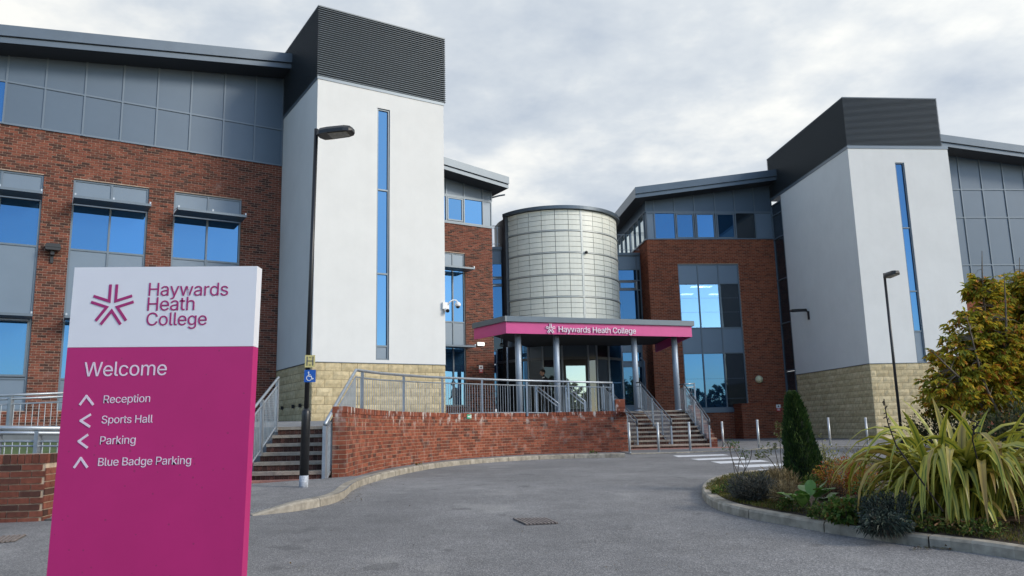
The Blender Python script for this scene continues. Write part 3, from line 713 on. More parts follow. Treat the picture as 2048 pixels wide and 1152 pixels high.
# ------------------------------------------------------------------ drum
_d = at_depth(1110, 446, 38.8); DR = 121/F_PX*38.8
drz = math.atan2(-_d.x, _d.y)
drum = thing('drum_tower', 'round tower of pale translucent panels rising above the entrance canopy', 'tower', (_d.x, _d.y, 0), drz)
dzt = at_Y(1130, 418, _d.y-DR).z; dzb = at_Y(1130, 639, _d.y-DR).z
def arc(r, a0, a1, n): return [(r*math.sin(math.radians(a0+(a1-a0)*i/n)), -r*math.cos(math.radians(a0+(a1-a0)*i/n))) for i in range(n+1)]
def arc_band(mb, ro, ri, a0, a1, n, z0, z1):
    o, i_ = arc(ro, a0, a1, n), arc(ri, a0, a1, n)
    for k in range(n): mb.hexa([(*o[k], z0), (*o[k+1], z0), (*i_[k+1], z0), (*i_[k], z0), (*o[k], z1), (*o[k+1], z1), (*i_[k+1], z1), (*i_[k], z1)])
    return mb
core = obj('core', MB().prism(arc(DR-.06, -180, 180, 60)[:-1], 'z', 1.6, dzt-.01), M['drumclad'], drum)
hg = (dzt-dzb)/5; ph = (hg-.075)/4; aw = 11.85; A0 = -47.6
pm = arc_band(MB(), DR, DR-.04, 0, aw-.42, 3, 0, ph-.018).mesh('translucent_panel', M['kalwall'])
for gidx in range(5):
    for r in range(4):
        z = dzt-(gidx+1)*hg+.07+r*ph
        for c in range(12):
            o = link('translucent_panel', pm, core, loc=(0, 0, z)); o.rotation_euler = (0, 0, math.radians(A0+c*aw+.2))
for gidx in range(1, 6):
    z = dzt-gidx*hg; obj('band', arc_band(MB(), DR+.03, DR-.05, A0, A0+12*aw, 48, z, z+.05), M['band'], core)
mu = MB()
a = A0+6*aw-.8; arc_band(mu, DR+.02, DR-.05, a, a+1.8, 2, dzb, dzt-.01); obj('mullion', mu, M['band'], core)
fin = MB(); arc_band(fin, DR+.16, DR-.05, A0-3.4, A0-.1, 2, 2, dzt-.012); obj('fin', fin, M['drumclad'], core)
cl = MB(); arc_band(cl, DR+.015, DR-.05, -175, A0-3.5, 40, 2, dzt-.1)
obj('metal_cladding', cl, M['drumclad'], core)
obj('roof_rim', arc_band(MB(), DR+.16, 0.5, A0-4, 140, 60, dzt, dzt+.15), M['fascia'], drum)
_q = at_depth(1163, 509, 38.8-DR*.92); _ql = Matrix.Rotation(-drz, 3, 'Z') @ (_q-Vector((_d.x, _d.y, 0))); an = math.atan2(_ql.x, -_ql.y)
sn = thing('sensor_camera', 'tiny black round camera on the pale drum', 'camera', (_d.x+(DR+.04)*math.sin(an+drz), _d.y-(DR+.04)*math.cos(an+drz), _q.z), drz+an)
obj('body', MB().tube([(0, .06, 0), (0, -.05, 0)], .07, 14), M['white'], sn); obj('lens', MB().sphere((0, -.06, 0), .075, 12, 8), M['black'], sn, smooth=True)
# curved entrance screen below the canopy
es = thing('entrance_screen', 'curved dark glazed entrance with pale glass doors under the pink canopy', 'door', (_d.x, _d.y, 1.95), drz)
ER = 3.25; ez = lambda z: z-1.95
edges = [-62, -46, -36, -25, -13, 2, 22.5, 30, 42, 60]; kinds = ['d', 'd', 'g', 'd', 'd', 'door', 'd', 'd', 'g']
def EP(a, r=ER): a = math.radians(a); return (r*math.sin(a), -r*math.cos(a))
for a in edges:
    p = EP(a, ER+.02); q = EP(a, ER-.08); obj('mullion', MB().tube([(*p, 0), (*p, 3.1)], .045, 6), M['column'], es)
hd = MB()
for a, b in zip(edges, edges[1:]):
    p, q, r, s = EP(a, ER+.03), EP(b, ER+.03), EP(b, ER-.06), EP(a, ER-.06)
    hd.hexa([(*p, 2.40), (*q, 2.40), (*r, 2.40), (*s, 2.40), (*p, 2.52), (*q, 2.52), (*r, 2.52), (*s, 2.52)])
obj('transom', hd, M['steel_dark'], es)
for i, (a, b) in enumerate(zip(edges, edges[1:])):
    def pane(z0, z1, key, nm, inset=0.0, r=ER):
        p, q, s, t = EP(a+inset, r), EP(b-inset, r), EP(b-inset, r-.03), EP(a+inset, r-.03)
        return obj(nm, MB().hexa([(*p, z0), (*q, z0), (*s, z0), (*t, z0), (*p, z1), (*q, z1), (*s, z1), (*t, z1)]), M[key], es)
    k = kinds[i]
    if k == 'door':
        d = pane(0.02, 2.40, 'black', 'door'); pane(.25, 2.12, 'glass_pale', 'door_glass', 2.6, ER+.012); pane(2.52, 3.1, 'panel', 'header_panel')
    else:
        pane(.02, 2.40, 'glass_dark' if k == 'd' else 'glass', 'pane'); pane(2.52, 3.1, 'panel' if k == 'd' and 2 < i < 7 else ('glass_dark' if k == 'd' else 'glass'), 'top_light')

# ------------------------------------------------------------------ glazed links beside the drum
def flink(px, py, zc): p = at_depth(px, py, zc); return Fr(p.x, p.y, RA)
FA = flink(1012, 570, 36.9)
ll = thing('glazed_link', 'narrow glazed strip between the left brick wing and the pale drum', 'building', FA.O, FA.th)
xs = [FA.u(983, 570)-.25, FA.u(1010.5, 570)+.05]
zz = [FA.z(998, y) for y in (818, 727, 702, 640, 572, 554, 527, 500)]
window(ll, xs, zz, ['p', 'g', 'o', 'g', 'd', 'g', 'o'], 0)
obj('cap', MB().box(xs[0], xs[1]+.15, -.08, .3, zz[-1]+.003, zz[-1]+.14), M['fascia'], ll)
yl = FR.at_x(1285, 600, 0).y
o_ = FR.wor((0, yl, 0)); FB = Fr(o_.x, o_.y, RA)
lr = thing('glazed_link', 'glazed strip with grey door between the pale drum and right brick wing', 'building', FB.O, FB.th)
xs = [FB.u(1228, 600)-.3, FB.u(1238, 600), FB.u(1276, 600), -.02]
zz = [FB.z(1260, y) for y in (640, 580, 561, 539, 511)]
window(lr, xs, zz, ['ppp', 'dgd', 'dod', 'dgd'], 0)
obj('cap', MB().box(xs[0], 0-.02, -.08, .3, zz[-1]+.003, zz[-1]+.13), M['fascia'], lr)
zd = [1.92, FB.z(1260, 812), FB.z(1260, 733), FB.z(1260, 724), FB.z(1260, 704), zz[0]-.01]
window(lr, [FB.u(1232, 760), FB.u(1243, 760), FB.u(1268, 760), FB.u(1287, 760)], zd, ['ppp', 'pgg', 'ppp', 'pgg', 'ppp'], -.1, fw=.08, name='door')
dp = MB(); dp.tube([(-.12, -.15, 1.93), (-.12, -.15, 4.5), (-.3, -.15, 4.7)], .05, 8); obj('downpipe', dp, M['column'], lr)

# ------------------------------------------------------------------ railings
BAL = MB().tube([(0, 0, 0), (0, 0, 1)], 1, 5, cap=False).mesh('baluster', M['steel'])
def resample(pts, step):
    out = []; acc = 0
    for a, b in zip(pts, pts[1:]):
        a, b = Vector(a), Vector(b); L = (b-a).length; t = acc
        while t < L: out.append(a+(b-a)*(t/L)); t += step
        acc = t-L
    return out
def railing(label, top, height, drop=.12, step=.105, posts=(), rr=.024, dark_rail=True, group=None, bal=True, post_w=.03, post_drop=None, hook=False, hand_off=0.0):
    """top: world points of the handrail; balusters hang from a rail just below it down to a bottom rail"""
    o0 = Vector(top[0]); base = Vector((o0.x, o0.y, o0.z-height))
    t = thing('railing', label, 'railing', base, 0, group)
    P = [Vector(p)-base for p in top]; dn = lambda d: [p-Vector((0, 0, d)) for p in P]
    hp = list(P)
    if hook: hp = hp+[P[-1]+Vector((0, -.04, -.02)), P[-1]+Vector((0, -.06, -.1)), P[-1]+Vector((0, -.03, -.2))]
    obj('handrail', MB().tube(hp, rr, 10), M['steel_dark' if dark_rail else 'steel'], t, smooth=True)
    obj('top_rail', MB().tube(dn(drop), .016, 6), M['steel'], t); obj('bottom_rail', MB().tube(dn(height-.1), .016, 6), M['steel'], t)
    if bal:
        for p in resample(P, step)[1:]:
            link('baluster', BAL, t, loc=(p.x, p.y, p.z-height+.1), scale=(.0075, .0075, height-.1-drop))
    L = [0]
    for a, b in zip(P, P[1:]): L.append(L[-1]+(b-a).length)
    for f in posts:
        d = f*L[-1]
        for i in range(len(P)-1):
            if d <= L[i+1]+1e-6:
                p = P[i]+(P[i+1]-P[i])*((d-L[i])/(L[i+1]-L[i])); break
        h = post_drop if post_drop else height
        obj('post', MB().box(p.x-post_w*.5, p.x+post_w*.5, p.y-post_w, p.y+post_w, p.z-h, p.z-.03), M['steel'], t)
    return t

# ------------------------------------------------------------------ canopy
P1 = at_depth(1012, 655, 26.6); P2 = at_depth(1383, 655, 29.1); P0 = at_depth(948, 668, 28.3)
cz1 = (at_Y(1012, 645, P1.y).z+at_Y(1383, 651, P2.y).z)/2; cz0 = (at_Y(1012, 668, P1.y).z+at_Y(1383, 672.5, P2.y).z)/2; cz2 = cz1+.19
can = thing('entrance_canopy', 'magenta fascia canopy with white lettering over the entrance steps', 'canopy', (P1.x, P1.y, 1.95))
V2 = lambda p: Vector((p.x, p.y, 0)); O = V2(P1); zc_ = lambda z: z-1.95
pts = [V2(p)-O for p in (P0, P1, P2)]; pts = [pts[0], pts[1], pts[2], pts[2]+Vector((-.25, 6, 0)), pts[0]+Vector((2.2, 7.5, 0))]
def inset_poly(pts, d):
    n = len(pts); out = []
    for i in range(n):
        a, b, c = pts[i-1], pts[i], pts[(i+1) % n]; e1 = (b-a).normalized(); e2 = (c-b).normalized()
        n1 = Vector((-e1.y, e1.x, 0)); n2 = Vector((-e2.y, e2.x, 0)); k = (n1+n2); k /= max(.3, 1+n1.dot(n2)); out.append(b+k*d)
    return out
obj('roof', MB().prism([(p.x, p.y) for p in inset_poly(pts, .03)], 'z', zc_(cz1)+.02, zc_(cz2)-.02), M['fascia'], can)
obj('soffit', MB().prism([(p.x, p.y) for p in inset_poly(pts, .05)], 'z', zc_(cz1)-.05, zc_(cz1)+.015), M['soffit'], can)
def skirt(a, b, z0, z1, t0, t1):
    d = (b-a).normalized(); n = Vector((d.y, -d.x, 0)); q = [a+n*t1, b+n*t1, b+n*t0, a+n*t0]
    return MB().hexa([(p.x, p.y, z) for z in (z0, z1) for p in q])
for i, (a, b) in enumerate(((0, 1), (1, 2), (2, 3))):
    obj('fascia', skirt(pts[a], pts[b], zc_(cz0), zc_(cz1), -.05, 0), M['pink_canopy'], can)
    m = skirt(pts[a], pts[b]+(pts[b]-pts[a]).normalized()*(.08 if i < 2 else 0), zc_(cz1)+.004, zc_(cz2), -.05, .08); obj('gutter', m, M['fascia'], can)
ed = (pts[2]-pts[1]).normalized(); en = Vector((-ed.y, ed.x, 0))
FC = Fr(P1.x, P1.y, math.degrees(math.atan2(ed.y, ed.x)), 1.95)
for px, py in ((1037.5, 745), (1114, 745), (1271, 745), (1352, 745)):
    q = FC.at(px, py, .55); w = FC.wor((q.x, .55, 0)); l = w-Vector((P1.x, P1.y, 1.95))
    c = obj('column', MB().tube([(l.x, l.y, -.05), (l.x, l.y, zc_(cz1)-.03)], .108, 20), M['column'], can, smooth=True)
    obj('column_base', MB().tube([(l.x, l.y, -.05), (l.x, l.y, .05)], .125, 20), M['column'], c)
# writing
import os
try: FONT = bpy.data.fonts.load(os.path.join(bpy.utils.system_resource('DATAFILES'), 'fonts', 'Inter.woff2'))   # ships with Blender
except Exception: FONT = None
def text_mesh(txt, spacing=1.0, bold=0.0):
    cu = bpy.data.curves.new('txt', 'FONT'); cu.body = txt; cu.font = FONT or cu.font; cu.size = 1; cu.extrude = .02; cu.space_character = spacing; cu.offset = bold
    o = bpy.data.objects.new('txt', cu); COL.objects.link(o); bpy.context.view_layer.update()
    me = bpy.data.meshes.new_from_object(o.evaluated_get(bpy.context.evaluated_depsgraph_get())); bpy.data.objects.remove(o)
    n = len(me.vertices); co = np.empty(n*3, np.float32); me.vertices.foreach_get('co', co); return me, co.reshape(-1, 3)
def put_text(parent, fr, txt, pl, pr, y, key, name='lettering', deep=.006, bold=.0, spacing=.97):
    a = fr.at(*pl, y); b = fr.at(*pr, y); me, co = text_mesh(txt, spacing, bold)
    w = co[:, 0].max()-co[:, 0].min(); s = (b.x-a.x)/w; sl = (b.z-a.z)/(b.x-a.x)
    x = (co[:, 0]-co[:, 0].min())*s
    out = np.stack([a.x+x, y-deep*.5+(-(co[:, 2])/.02)*deep*.5, a.z+co[:, 1]*s+sl*x], 1)
    me.vertices.foreach_set('co', out.astype(np.float32).ravel()); me.materials.clear(); me.materials.append(M[key]); me.update()
    return link(name, me, parent)
def star(parent, c, r, y, key, deep, name='emblem'):
    m = MB(); g1, g2 = .085*r, .215*r
    dirs = [math.radians(90-72*i) for i in range(5)]
    for i in range(5):
        a, b = dirs[i], dirs[(i+1) % 5]
        da, db = Vector((math.cos(a), math.sin(a))), Vector((math.cos(b), math.sin(b)))
        na, nb = Vector((da.y, -da.x)), Vector((-db.y, db.x))
        def apex(o):
            bi = math.radians(90-72*i-36); return Vector((math.cos(bi), math.sin(bi)))*(o/math.sin(math.radians(36)))
        poly = [da*r+na*g1, apex(g1), db*r+nb*g1, db*r+nb*g2, apex(g2), da*r+na*g2]
        m.prism([(c[0]+p.x, c[1]+p.y) for p in poly], 'y', y-deep, y)
    return obj(name, m, M[key], parent)
let = put_text(can, FC, 'Haywards Heath College', (1117, 664), (1271.5, 667.5), -.03, 'letters', deep=.03, bold=0.0)
let.rotation_euler = (0, 0, FC.th)
q = FC.at(1101, 657.5, -.03); st = star(can, (q.x, q.z), .175, -.02, 'letters', .03); st.rotation_euler = (0, 0, FC.th)

# ------------------------------------------------------------------ ground, road, terrace
gx = [-260, -60, -20, -8, 0, 8, 20, 60, 260]; gy = [-260, -60, -20, -6, 0]+[i*.75 for i in range(1, 17)]+[14, 20, 40, 80, 300]
m = MB(); m.v = [(x, y, gz(y) if y > -6 else gz(-6)) for y in gy for x in gx]
n = len(gx); m.f = [(j*n+i, j*n+i+1, (j+1)*n+i+1, (j+1)*n+i) for j in range(len(gy)-1) for i in range(n-1)]
tag(obj('road', m, M['asphalt']), kind='structure')
dk = lambda Y: 1.6+.35*min(1, max(0, (Y-15)/11))
wall_px = [(690, 960), (722, 948), (770, 936.5), (830, 927), (895, 918.8), (950, 914.5), (1045, 908.5), (1150, 905), (1257, 902.5)]
WP = [at_z(x, y, .72) for x, y in wall_px]
def spline(pts, n):
    pts = [Vector(p) for p in pts]; P = [pts[0]*2-pts[1]]+pts+[pts[-1]*2-pts[-2]]; out = []
    for i in range(1, len(P)-2):
        for k in range(n):
            t = k/n; a, b, c, d = P[i-1], P[i], P[i+1], P[i+2]
            out.append(.5*((2*b)+(c-a)*t+(2*a-5*b+4*c-d)*t*t+(3*b-a-3*c+d)*t**3))
    out.append(pts[-1]); return out
WC = spline(WP, 8)
STX0, STX1 = at_z(1255, 899, .72).x-.15, at_z(1418, 895, .72).x; ST_Y0 = at_z(1340, 897, .72).y; ST_Y1 = ST_Y0+8*.31
LS_Y0 = at_z(590, 960, .73).y; LSX0, LSX1 = at_z(495, 962, .73).x, at_z(657, 959, .73).x; LS_Y1 = LS_Y0+5*.33
def yfront(x):
    if x < LSX1: return LS_Y1+.02
    if x > STX0: return ST_Y1+.0
    best = None
    for a, b in zip(WC, WC[1:]):
        if min(a.x, b.x) <= x <= max(a.x, b.x) and b.x != a.x: best = a.y+(b.y-a.y)*(x-a.x)/(b.x-a.x)
    return (best if best is not None else LS_Y1)+.12
txs = [-30, -12, LSX0]+[LSX1+.001+(STX0-.01-LSX1)*i/24 for i in range(25)]+[STX0+.001, STX1+.3]
m = MB()
for a, b in zip(txs, txs[1:]):
    ya, yb = yfront(a+1e-4), yfront(b-1e-4)
    for k, (f0, f1) in enumerate(((0, .35), (.35, .7), (.7, 1))):
        q = []
        for x, y0, f in ((a, ya, f0), (b, yb, f0), (b, yb, f1), (a, ya, f1)):
            y = y0+(46-y0)*f*f; q.append((x, y, dk(y)))
        m.add(q, [(0, 1, 2, 3)])
SX = STX1+.3; m.add([(SX, ST_Y1, .5), (SX, 37, .5), (SX, 37, 1.945), (SX, ST_Y1, 1.945)], [(0, 1, 2, 3)])
yt = LS_Y1+.02; m.add([(-30, yt, .4), (LSX0, yt, .4), (LSX0, yt, dk(yt)), (-30, yt, dk(yt))], [(0, 1, 2, 3)])
tag(obj('terrace', m, M['paving']), kind='structure')
# ------------------------------------------------------------------ curved retaining wall
WT = 1.90; WB = .68
rw = thing('retaining_wall', 'curved red brick retaining wall with white salt stains below the terrace railing', 'wall', (WC[0].x, WC[0].y, WB))
Ow = Vector((WC[0].x, WC[0].y, WB))
L = [0]
for a, b in zip(WC, WC[1:]): L.append(L[-1]+(b-a).length)
def wat(s):
    s = min(max(s, 0), L[-1]-1e-6)
    for i in range(len(L)-1):
        if s <= L[i+1]:
            a, b = WC[i], WC[i+1]; p = a+(b-a)*((s-L[i])/(L[i+1]-L[i])); return p, math.atan2(b.y-a.y, b.x-a.x)
m = MB(); nn = len(WC); th = .215
nrm = []
for i in range(nn):
    t = (WC[min(i+1, nn-1)]-WC[max(i-1, 0)]); t = Vector((t.x, t.y, 0)).normalized(); nrm.append(Vector((-t.y, t.x, 0)))
for i in range(nn-1):
    q = []
    for z in (0, WT-WB-.11):
        for p in (WC[i], WC[i+1], WC[i+1]+nrm[i+1]*th, WC[i]+nrm[i]*th): q.append((p.x-Ow.x, p.y-Ow.y, z))
    m.hexa(q)
wcore = obj('core', m, M['mortar_near'], rw)
me = brick_mesh('brick_wall'); items = []
ncs = 15; ch = (WT-WB-.105)/ncs
for k in range(ncs):
    s = -(k % 2)*.1125
    while s < L[-1]-.03:
        a, b = max(s, 0), min(s+.214, L[-1])
        if b-a > .04:
            p, an = wat((a+b)/2); pa, _ = wat(a); an2 = an; items.append((p, an2, b-a, k*ch+.005, ch-.010))
        s += .225
for i in range(int(L[-1]/.075)):                     # brick-on-edge coping
    p, an = wat(i*.075+.035); items.append((p, an, .065, WT-WB-.103, .103))
items.sort(key=lambda t: proj((t[0].x, t[0].y, 1))[2])
mass = MB(); nsingle = 0
for p, an, w, z, h in items:
    e = Vector((math.cos(an), math.sin(an), 0)); nn_ = Vector((-e.y, e.x, 0)); o = Vector((p.x-Ow.x, p.y-Ow.y, z))-e*w/2+nn_*random.uniform(-.002, .002)
    if h > .09:
        q = [o+nn_*-.014+Vector((0, 0, 0)), o+e*w-nn_*.014, o+e*w+nn_*.22, o+nn_*.22]; q = q+[v+Vector((0, 0, h)) for v in q]
        mass.hexa([tuple(v) for v in q]); continue
    if nsingle < 300: link('brick', me, wcore, loc=o, rz=an, scale=(w, 1, h)); nsingle += 1
    else:
        q = [o-nn_*.011, o+e*w-nn_*.011, o+e*w-nn_*.011+Vector((0, 0, h)), o-nn_*.011+Vector((0, 0, h))]; q += [v+nn_*.015 for v in q]
        mass.add(q, [(0,1,2,3),(0,4,5,1),(3,2,6,7),(0,3,7,4),(1,5,6,2)])
tag(obj('brickwork', mass, M['brick_wall'], wcore), kind='stuff')
# brick end of the wall towards the viewer
an = wat(.05)[1]; e = Vector((math.cos(an), math.sin(an), 0)); nn_ = Vector((-e.y, e.x, 0))
for k in range(ncs):
    for j in ((0, .104), (.114, .215)) if k % 2 else ((0, .215),):
        o = Vector((0, 0, k*ch+.005))+nn_*(j[1]-.004)+e*.006
        link('brick', me, wcore, loc=o, rz=an-math.pi/2, scale=(j[1]-j[0]-.0, 1, ch-.010))
o = Vector((0, 0, WT-WB-.103)); link('brick', me, wcore, loc=o+nn_*.22-e*.0+e*.006, rz=an-math.pi/2, scale=(.22, 1, .103))
# pier at the stair end
pe, ae = wat(L[-1]); pr = at_depth(1241, 812, 23.3)
pier = obj('pier', MB().box(-.13, .13, -.11, .11, 1.1, WT-WB+.34), M['brick_wall'], rw, loc=(pr.x-Ow.x, pr.y-Ow.y+.15, 0))
for k in range(6): obj('brick', MB().box(-.142, .142, -.122, .122, WT-WB+.006+k*.057, WT-WB+.05+k*.057), M['brick_wall'], pier)
# exit arrow sign on the wall
q, an = None, None
for i in range(400):
    p, a_ = wat(L[-1]*i/400); px, py, _z = proj((p.x, p.y, 1.6))
    if px > 937: q, an = p, a_; break
zx = at_depth(937, 833, proj(q)[2]).z
sg = thing('exit_sign', 'small green exit arrow sign on the curved brick wall', 'sign', (q.x+.02*math.sin(an), q.y-.02*math.cos(an), zx), an)
obj('plate', MB().box(-.09, .09, -.008, 0, -.055, .055), M['green'], sg); obj('arrow', MB().box(-.07, .0, -.011, -.0085, -.012, .012).prism([(.0, -.03), (.03, 0), (.0, .03)], 'y', -.011, -.0085).box(.045, .08, -.011, -.0085, -.04, .04), M['white'], sg)

# ------------------------------------------------------------------ steps
def steps(label, x0, x1, y0, n, z0, z1, run, brickpitch=.23):
    t = thing('steps', label, 'steps', ((x0+x1)/2, y0, z0)); w = (x1-x0)/2; h = (z1-z0)/n
    for i in range(n):
        s = obj('riser', MB().box(-w, w, i*run, n*run+.3, i*h-.1, (i+1)*h-.055), M['mortar'], t)
        x = -w
        while x < w-.02:
            link('brick', STEPB, s, loc=(x, i*run-.001, i*h+.004), scale=(min(.068, w-x), 1, h-.064)); x += .076
        obj('nosing', MB().box(-w, w, i*run-.035, (i+1)*run-.04 if i < n-1 else n*run+.25, (i+1)*h-.054, (i+1)*h), M['nosing'], t)
    return t
STEPB = unit_brick().mesh('step_brick', M['riser'])
steps('flight of six brick and stone steps beside the lamp post', LSX0, LSX1, LS_Y0, 6, .72, 1.6, .33)
steps('broad flight of nine brick and stone steps up to the entrance', STX0, STX1, ST_Y0, 9, .71, 1.95, .31)
cw_ = thing('side_wall', 'short stepped brick wall at the right foot of the entrance steps', 'wall', (STX1+.14, ST_Y0, .68))
for k in range(9):
    h = .34+.137*k
    c = obj('core', MB().box(-.12, .12, k*.31+.05, k*.31+.36, 0, h), M['mortar_pale'], cw_)
    for j in range(int(h/.075)): obj('brick', MB().box(-.131, .131, k*.31+.039+(.0 if j % 2 else .002), k*.31+.34, j*.075+.006, j*.075+.07), M['brick_wall'], c)

# ------------------------------------------------------------------ railings in place
rl = [at_depth(650, 848, 12.3), at_depth(680, 795, 14.0), at_depth(712, 740, 15.8)]
HZ = at_depth(712, 740, 15.8).z
def on_hz(px, py): return at_z(px, py, HZ)
def on_wall(px, py):
    for i, p in enumerate(WC):
        q = p+nrm[i]*.12; x, _y, zc = proj((q.x, q.y, 2.5))
        if x >= px: break
    return at_depth(px, py, zc)
top = [on_hz(712, 740), on_hz(760, 746.5), on_wall(815, 751), on_wall(860, 754), on_wall(940, 757.5), on_wall(1020, 760.5), on_wall(1120, 763), on_wall(1225, 765.5)]
rail = [rl[0], rl[1]]+top
railing('long grey steel railing curving along the top of the brick retaining wall', rail, 1.03, drop=.14, step=.11, posts=(.0, .26, .42, .57, .70, .82, .91, 1.0), post_w=.05, rr=.03, dark_rail=False)
pb = at_ground(656, 960)
r = railing('short grey handrail post at the foot of the steps beside the brick wall', [at_depth(652, 850, 12.45), at_depth(660, 832, 13.1)], .88, posts=(0,), bal=False, hook=False, rr=.022, post_w=.04)
# left flank of the small steps
p0 = Vector((LSX0+.02, LS_Y0-.05, 1.56)); p1 = at_depth(557, 755, 14.8)
railing('grey steel stair railing partly hidden by the right edge of the welcome sign', [p1+(at_depth(506.6, 818, 13.0)-p1)*1.35, p1], .98, drop=.13, step=.1, posts=(.12, .5, .97), post_w=.045, dark_rail=False)
# ramp railings at far left
a, b = at_depth(-140, 797, 14.6), at_depth(150, 785, 15.4)
t = railing('upper grey ramp railing at the left edge in front of the brick wing', [a, b], 1.05, drop=.17, step=.105, posts=(.1, .55, .95), post_w=.05, dark_rail=False)
obj('second_handrail', MB().tube([(0, 0, .98), Vector(b)-Vector(a)+Vector((0, 0, .98))], .022, 8), M['steel'], t, smooth=True)
a, b = at_depth(-160, 855, 9.6), at_depth(150, 857, 10.0)
t = railing('lower grey railing at the left edge just above the small brick wall', [a, b], .62, drop=.16, step=.085, posts=(.2, .5, .76, .95), post_w=.05, dark_rail=False, rr=.03)
obj('second_handrail', MB().tube([(0, -.02, .56), Vector(b)-Vector(a)+Vector((0, -.02, .56))], .026, 8), M['steel'], t, smooth=True); obj('middle_rail', MB().tube([(0, 0, .40), Vector(b)-Vector(a)+Vector((0, 0, .40))], .013, 8), M['steel'], t)
# entrance stairs
rr = at_depth(1206, 766, 27.6)
for i, (tp, bp, lab) in enumerate((((1206, 766), (1273.7, 840), 'left railing of the entrance steps, next to the curved wall'), ((1280, 764), (1341.7, 838), 'middle railing dividing the entrance steps'), ((1368, 768), (1417.5, 836.5), 'right railing of the entrance steps'))):
    A = at_depth(*tp, 27.5); B = at_depth(*bp, 25.0)
    t = railing('grey steel '+lab, [A+Vector((-.05, .5, 0)), A, B], 1.0, drop=.13, step=.1, posts=(.16, .5, .76, .995), post_w=.045, hook=True)
a = at_depth(1368, 768, 27.6); b = at_depth(1389, 767, 27.8)
railing('short level grey railing at the top right of the entrance steps', [a, b], 1.0, posts=(0.02, .98), post_w=.04, dark_rail=False)
for i, (p, q) in enumerate((((1072, 771), (1118, 808)), ((1132, 771), (1170, 803)))):
    A = at_depth(*p, 26.5); B = at_depth(*q, 25.6)
    t = thing('railing', ['sloping double handrail seen through balusters left of the glass doors', 'sloping double handrail seen through balusters in front of the glass doors'][i], 'railing', (A.x, A.y, A.z-1))
    d = B-A
    for o in (0, .13): obj('handrail', MB().tube([(0, 0, 1-o), d+Vector((0, 0, 1-o))], .022, 8), M['steel'], t, smooth=True)
    obj('post', MB().box(-.03, .03, -.03, .03, 0, 1), M['steel'], t); obj('post', MB().box(d.x-.03, d.x+.03, d.y-.03, d.y+.03, 0, 1+d.z), M['steel'], t)
# roof terrace guards
for fr, x0, x1, yy, lab in ((FA, 983, 1006, 452, 'thin roof railing left of the pale drum'), (FB, 1231, 1290, 466, 'thin roof railing right of the pale drum')):
    a = fr.wor(fr.at(x0, yy, .1)); b = fr.wor(fr.at(x1, yy, .1))
    railing('grey '+lab, [a, b], .98, drop=.1, step=.14, posts=(.02, .5, .98), rr=.018, post_w=.03)

# ------------------------------------------------------------------ small garden wall, bank
gw0 = at_ground(84, 1042); gwl = at_ground(-120, 1050)
d = Vector((gw0.x-gwl.x, gw0.y-gwl.y, 0)); FG = Fr(gw0.x, gw0.y, math.degrees(math.atan2(d.y, d.x)), gz(gw0.y))
gwz = FG.z(60, 908)
gw = thing('garden_wall', 'low dark brick wall behind the left side of the welcome sign', 'wall', FG.O, FG.th)
core = obj('core', MB().box(-2.5, -.004, .004, .215, -.2, gwz-.006).box(-.21, -.004, .215, 5.2, -.2, gwz-.006), M['mortar_near'], gw)
lay_bricks(core, FG, -2.5, 0, -.03, gwz-.11, [], 'brick_garden', course=.075)
me = brick_mesh('brick_garden')
for k in range(33): link('brick', me, core, loc=(-2.47+.075*k, 0, gwz-.103), scale=(.064, 1, .1))
nzz = int((gwz-.08)/.075)
for k in range(nzz):
    for j in range(23):
        a, b = max(0, .225*j-(k % 2)*.11), .225*j-(k % 2)*.11+.214
        link('brick', me, core, loc=(-.004, a, -.03+.075*k+.006), rz=math.pi/2, scale=(b-a, 1, .064))
for j in range(69): link('brick', me, core, loc=(-.004, .075*j, gwz-.103), rz=math.pi/2, scale=(.064, 1, .1))
cp2 = obj('coping', MB().box(-2.5, -.006, .0045, .21, gwz-.005, gwz), M['mortar'], gw)
gl_ = FG.O.z
m = MB(); rwx = FG.wor((-.15, 2, 0)).x; bx = [-30, -12, -8, rwx]; 
for a, b in zip(bx, bx[1:]):
    for (y0, z0), (y1, z1) in zip(((10.3, .9), (11, 1.15), (12.5, 1.3)), ((11, 1.15), (12.5, 1.3), (16.5, 1.55))):
        m.add([(a, y0+.0, z0), (b, y0, z0), (b, y1, z1), (a, y1, z1)], [(0, 1, 2, 3)])
m.add([(-30, 10.3, .4), (rwx, 10.3, .4), (rwx, 10.3, .9), (-30, 10.3, .9)], [(0, 1, 2, 3)]); m.add([(rwx, 10.3, .4), (rwx, 16.5, .4), (rwx, 16.5, 1.55), (rwx, 12.5, 1.3), (rwx, 11, 1.15), (rwx, 10.3, .9)], [(0, 1, 2, 3, 4, 5)])
bank = tag(obj('grass_bank', m, mat('lawn', (.07, .11, .03), .95, noise=(5, .35), bump=(30, .8, .02))), kind='structure')

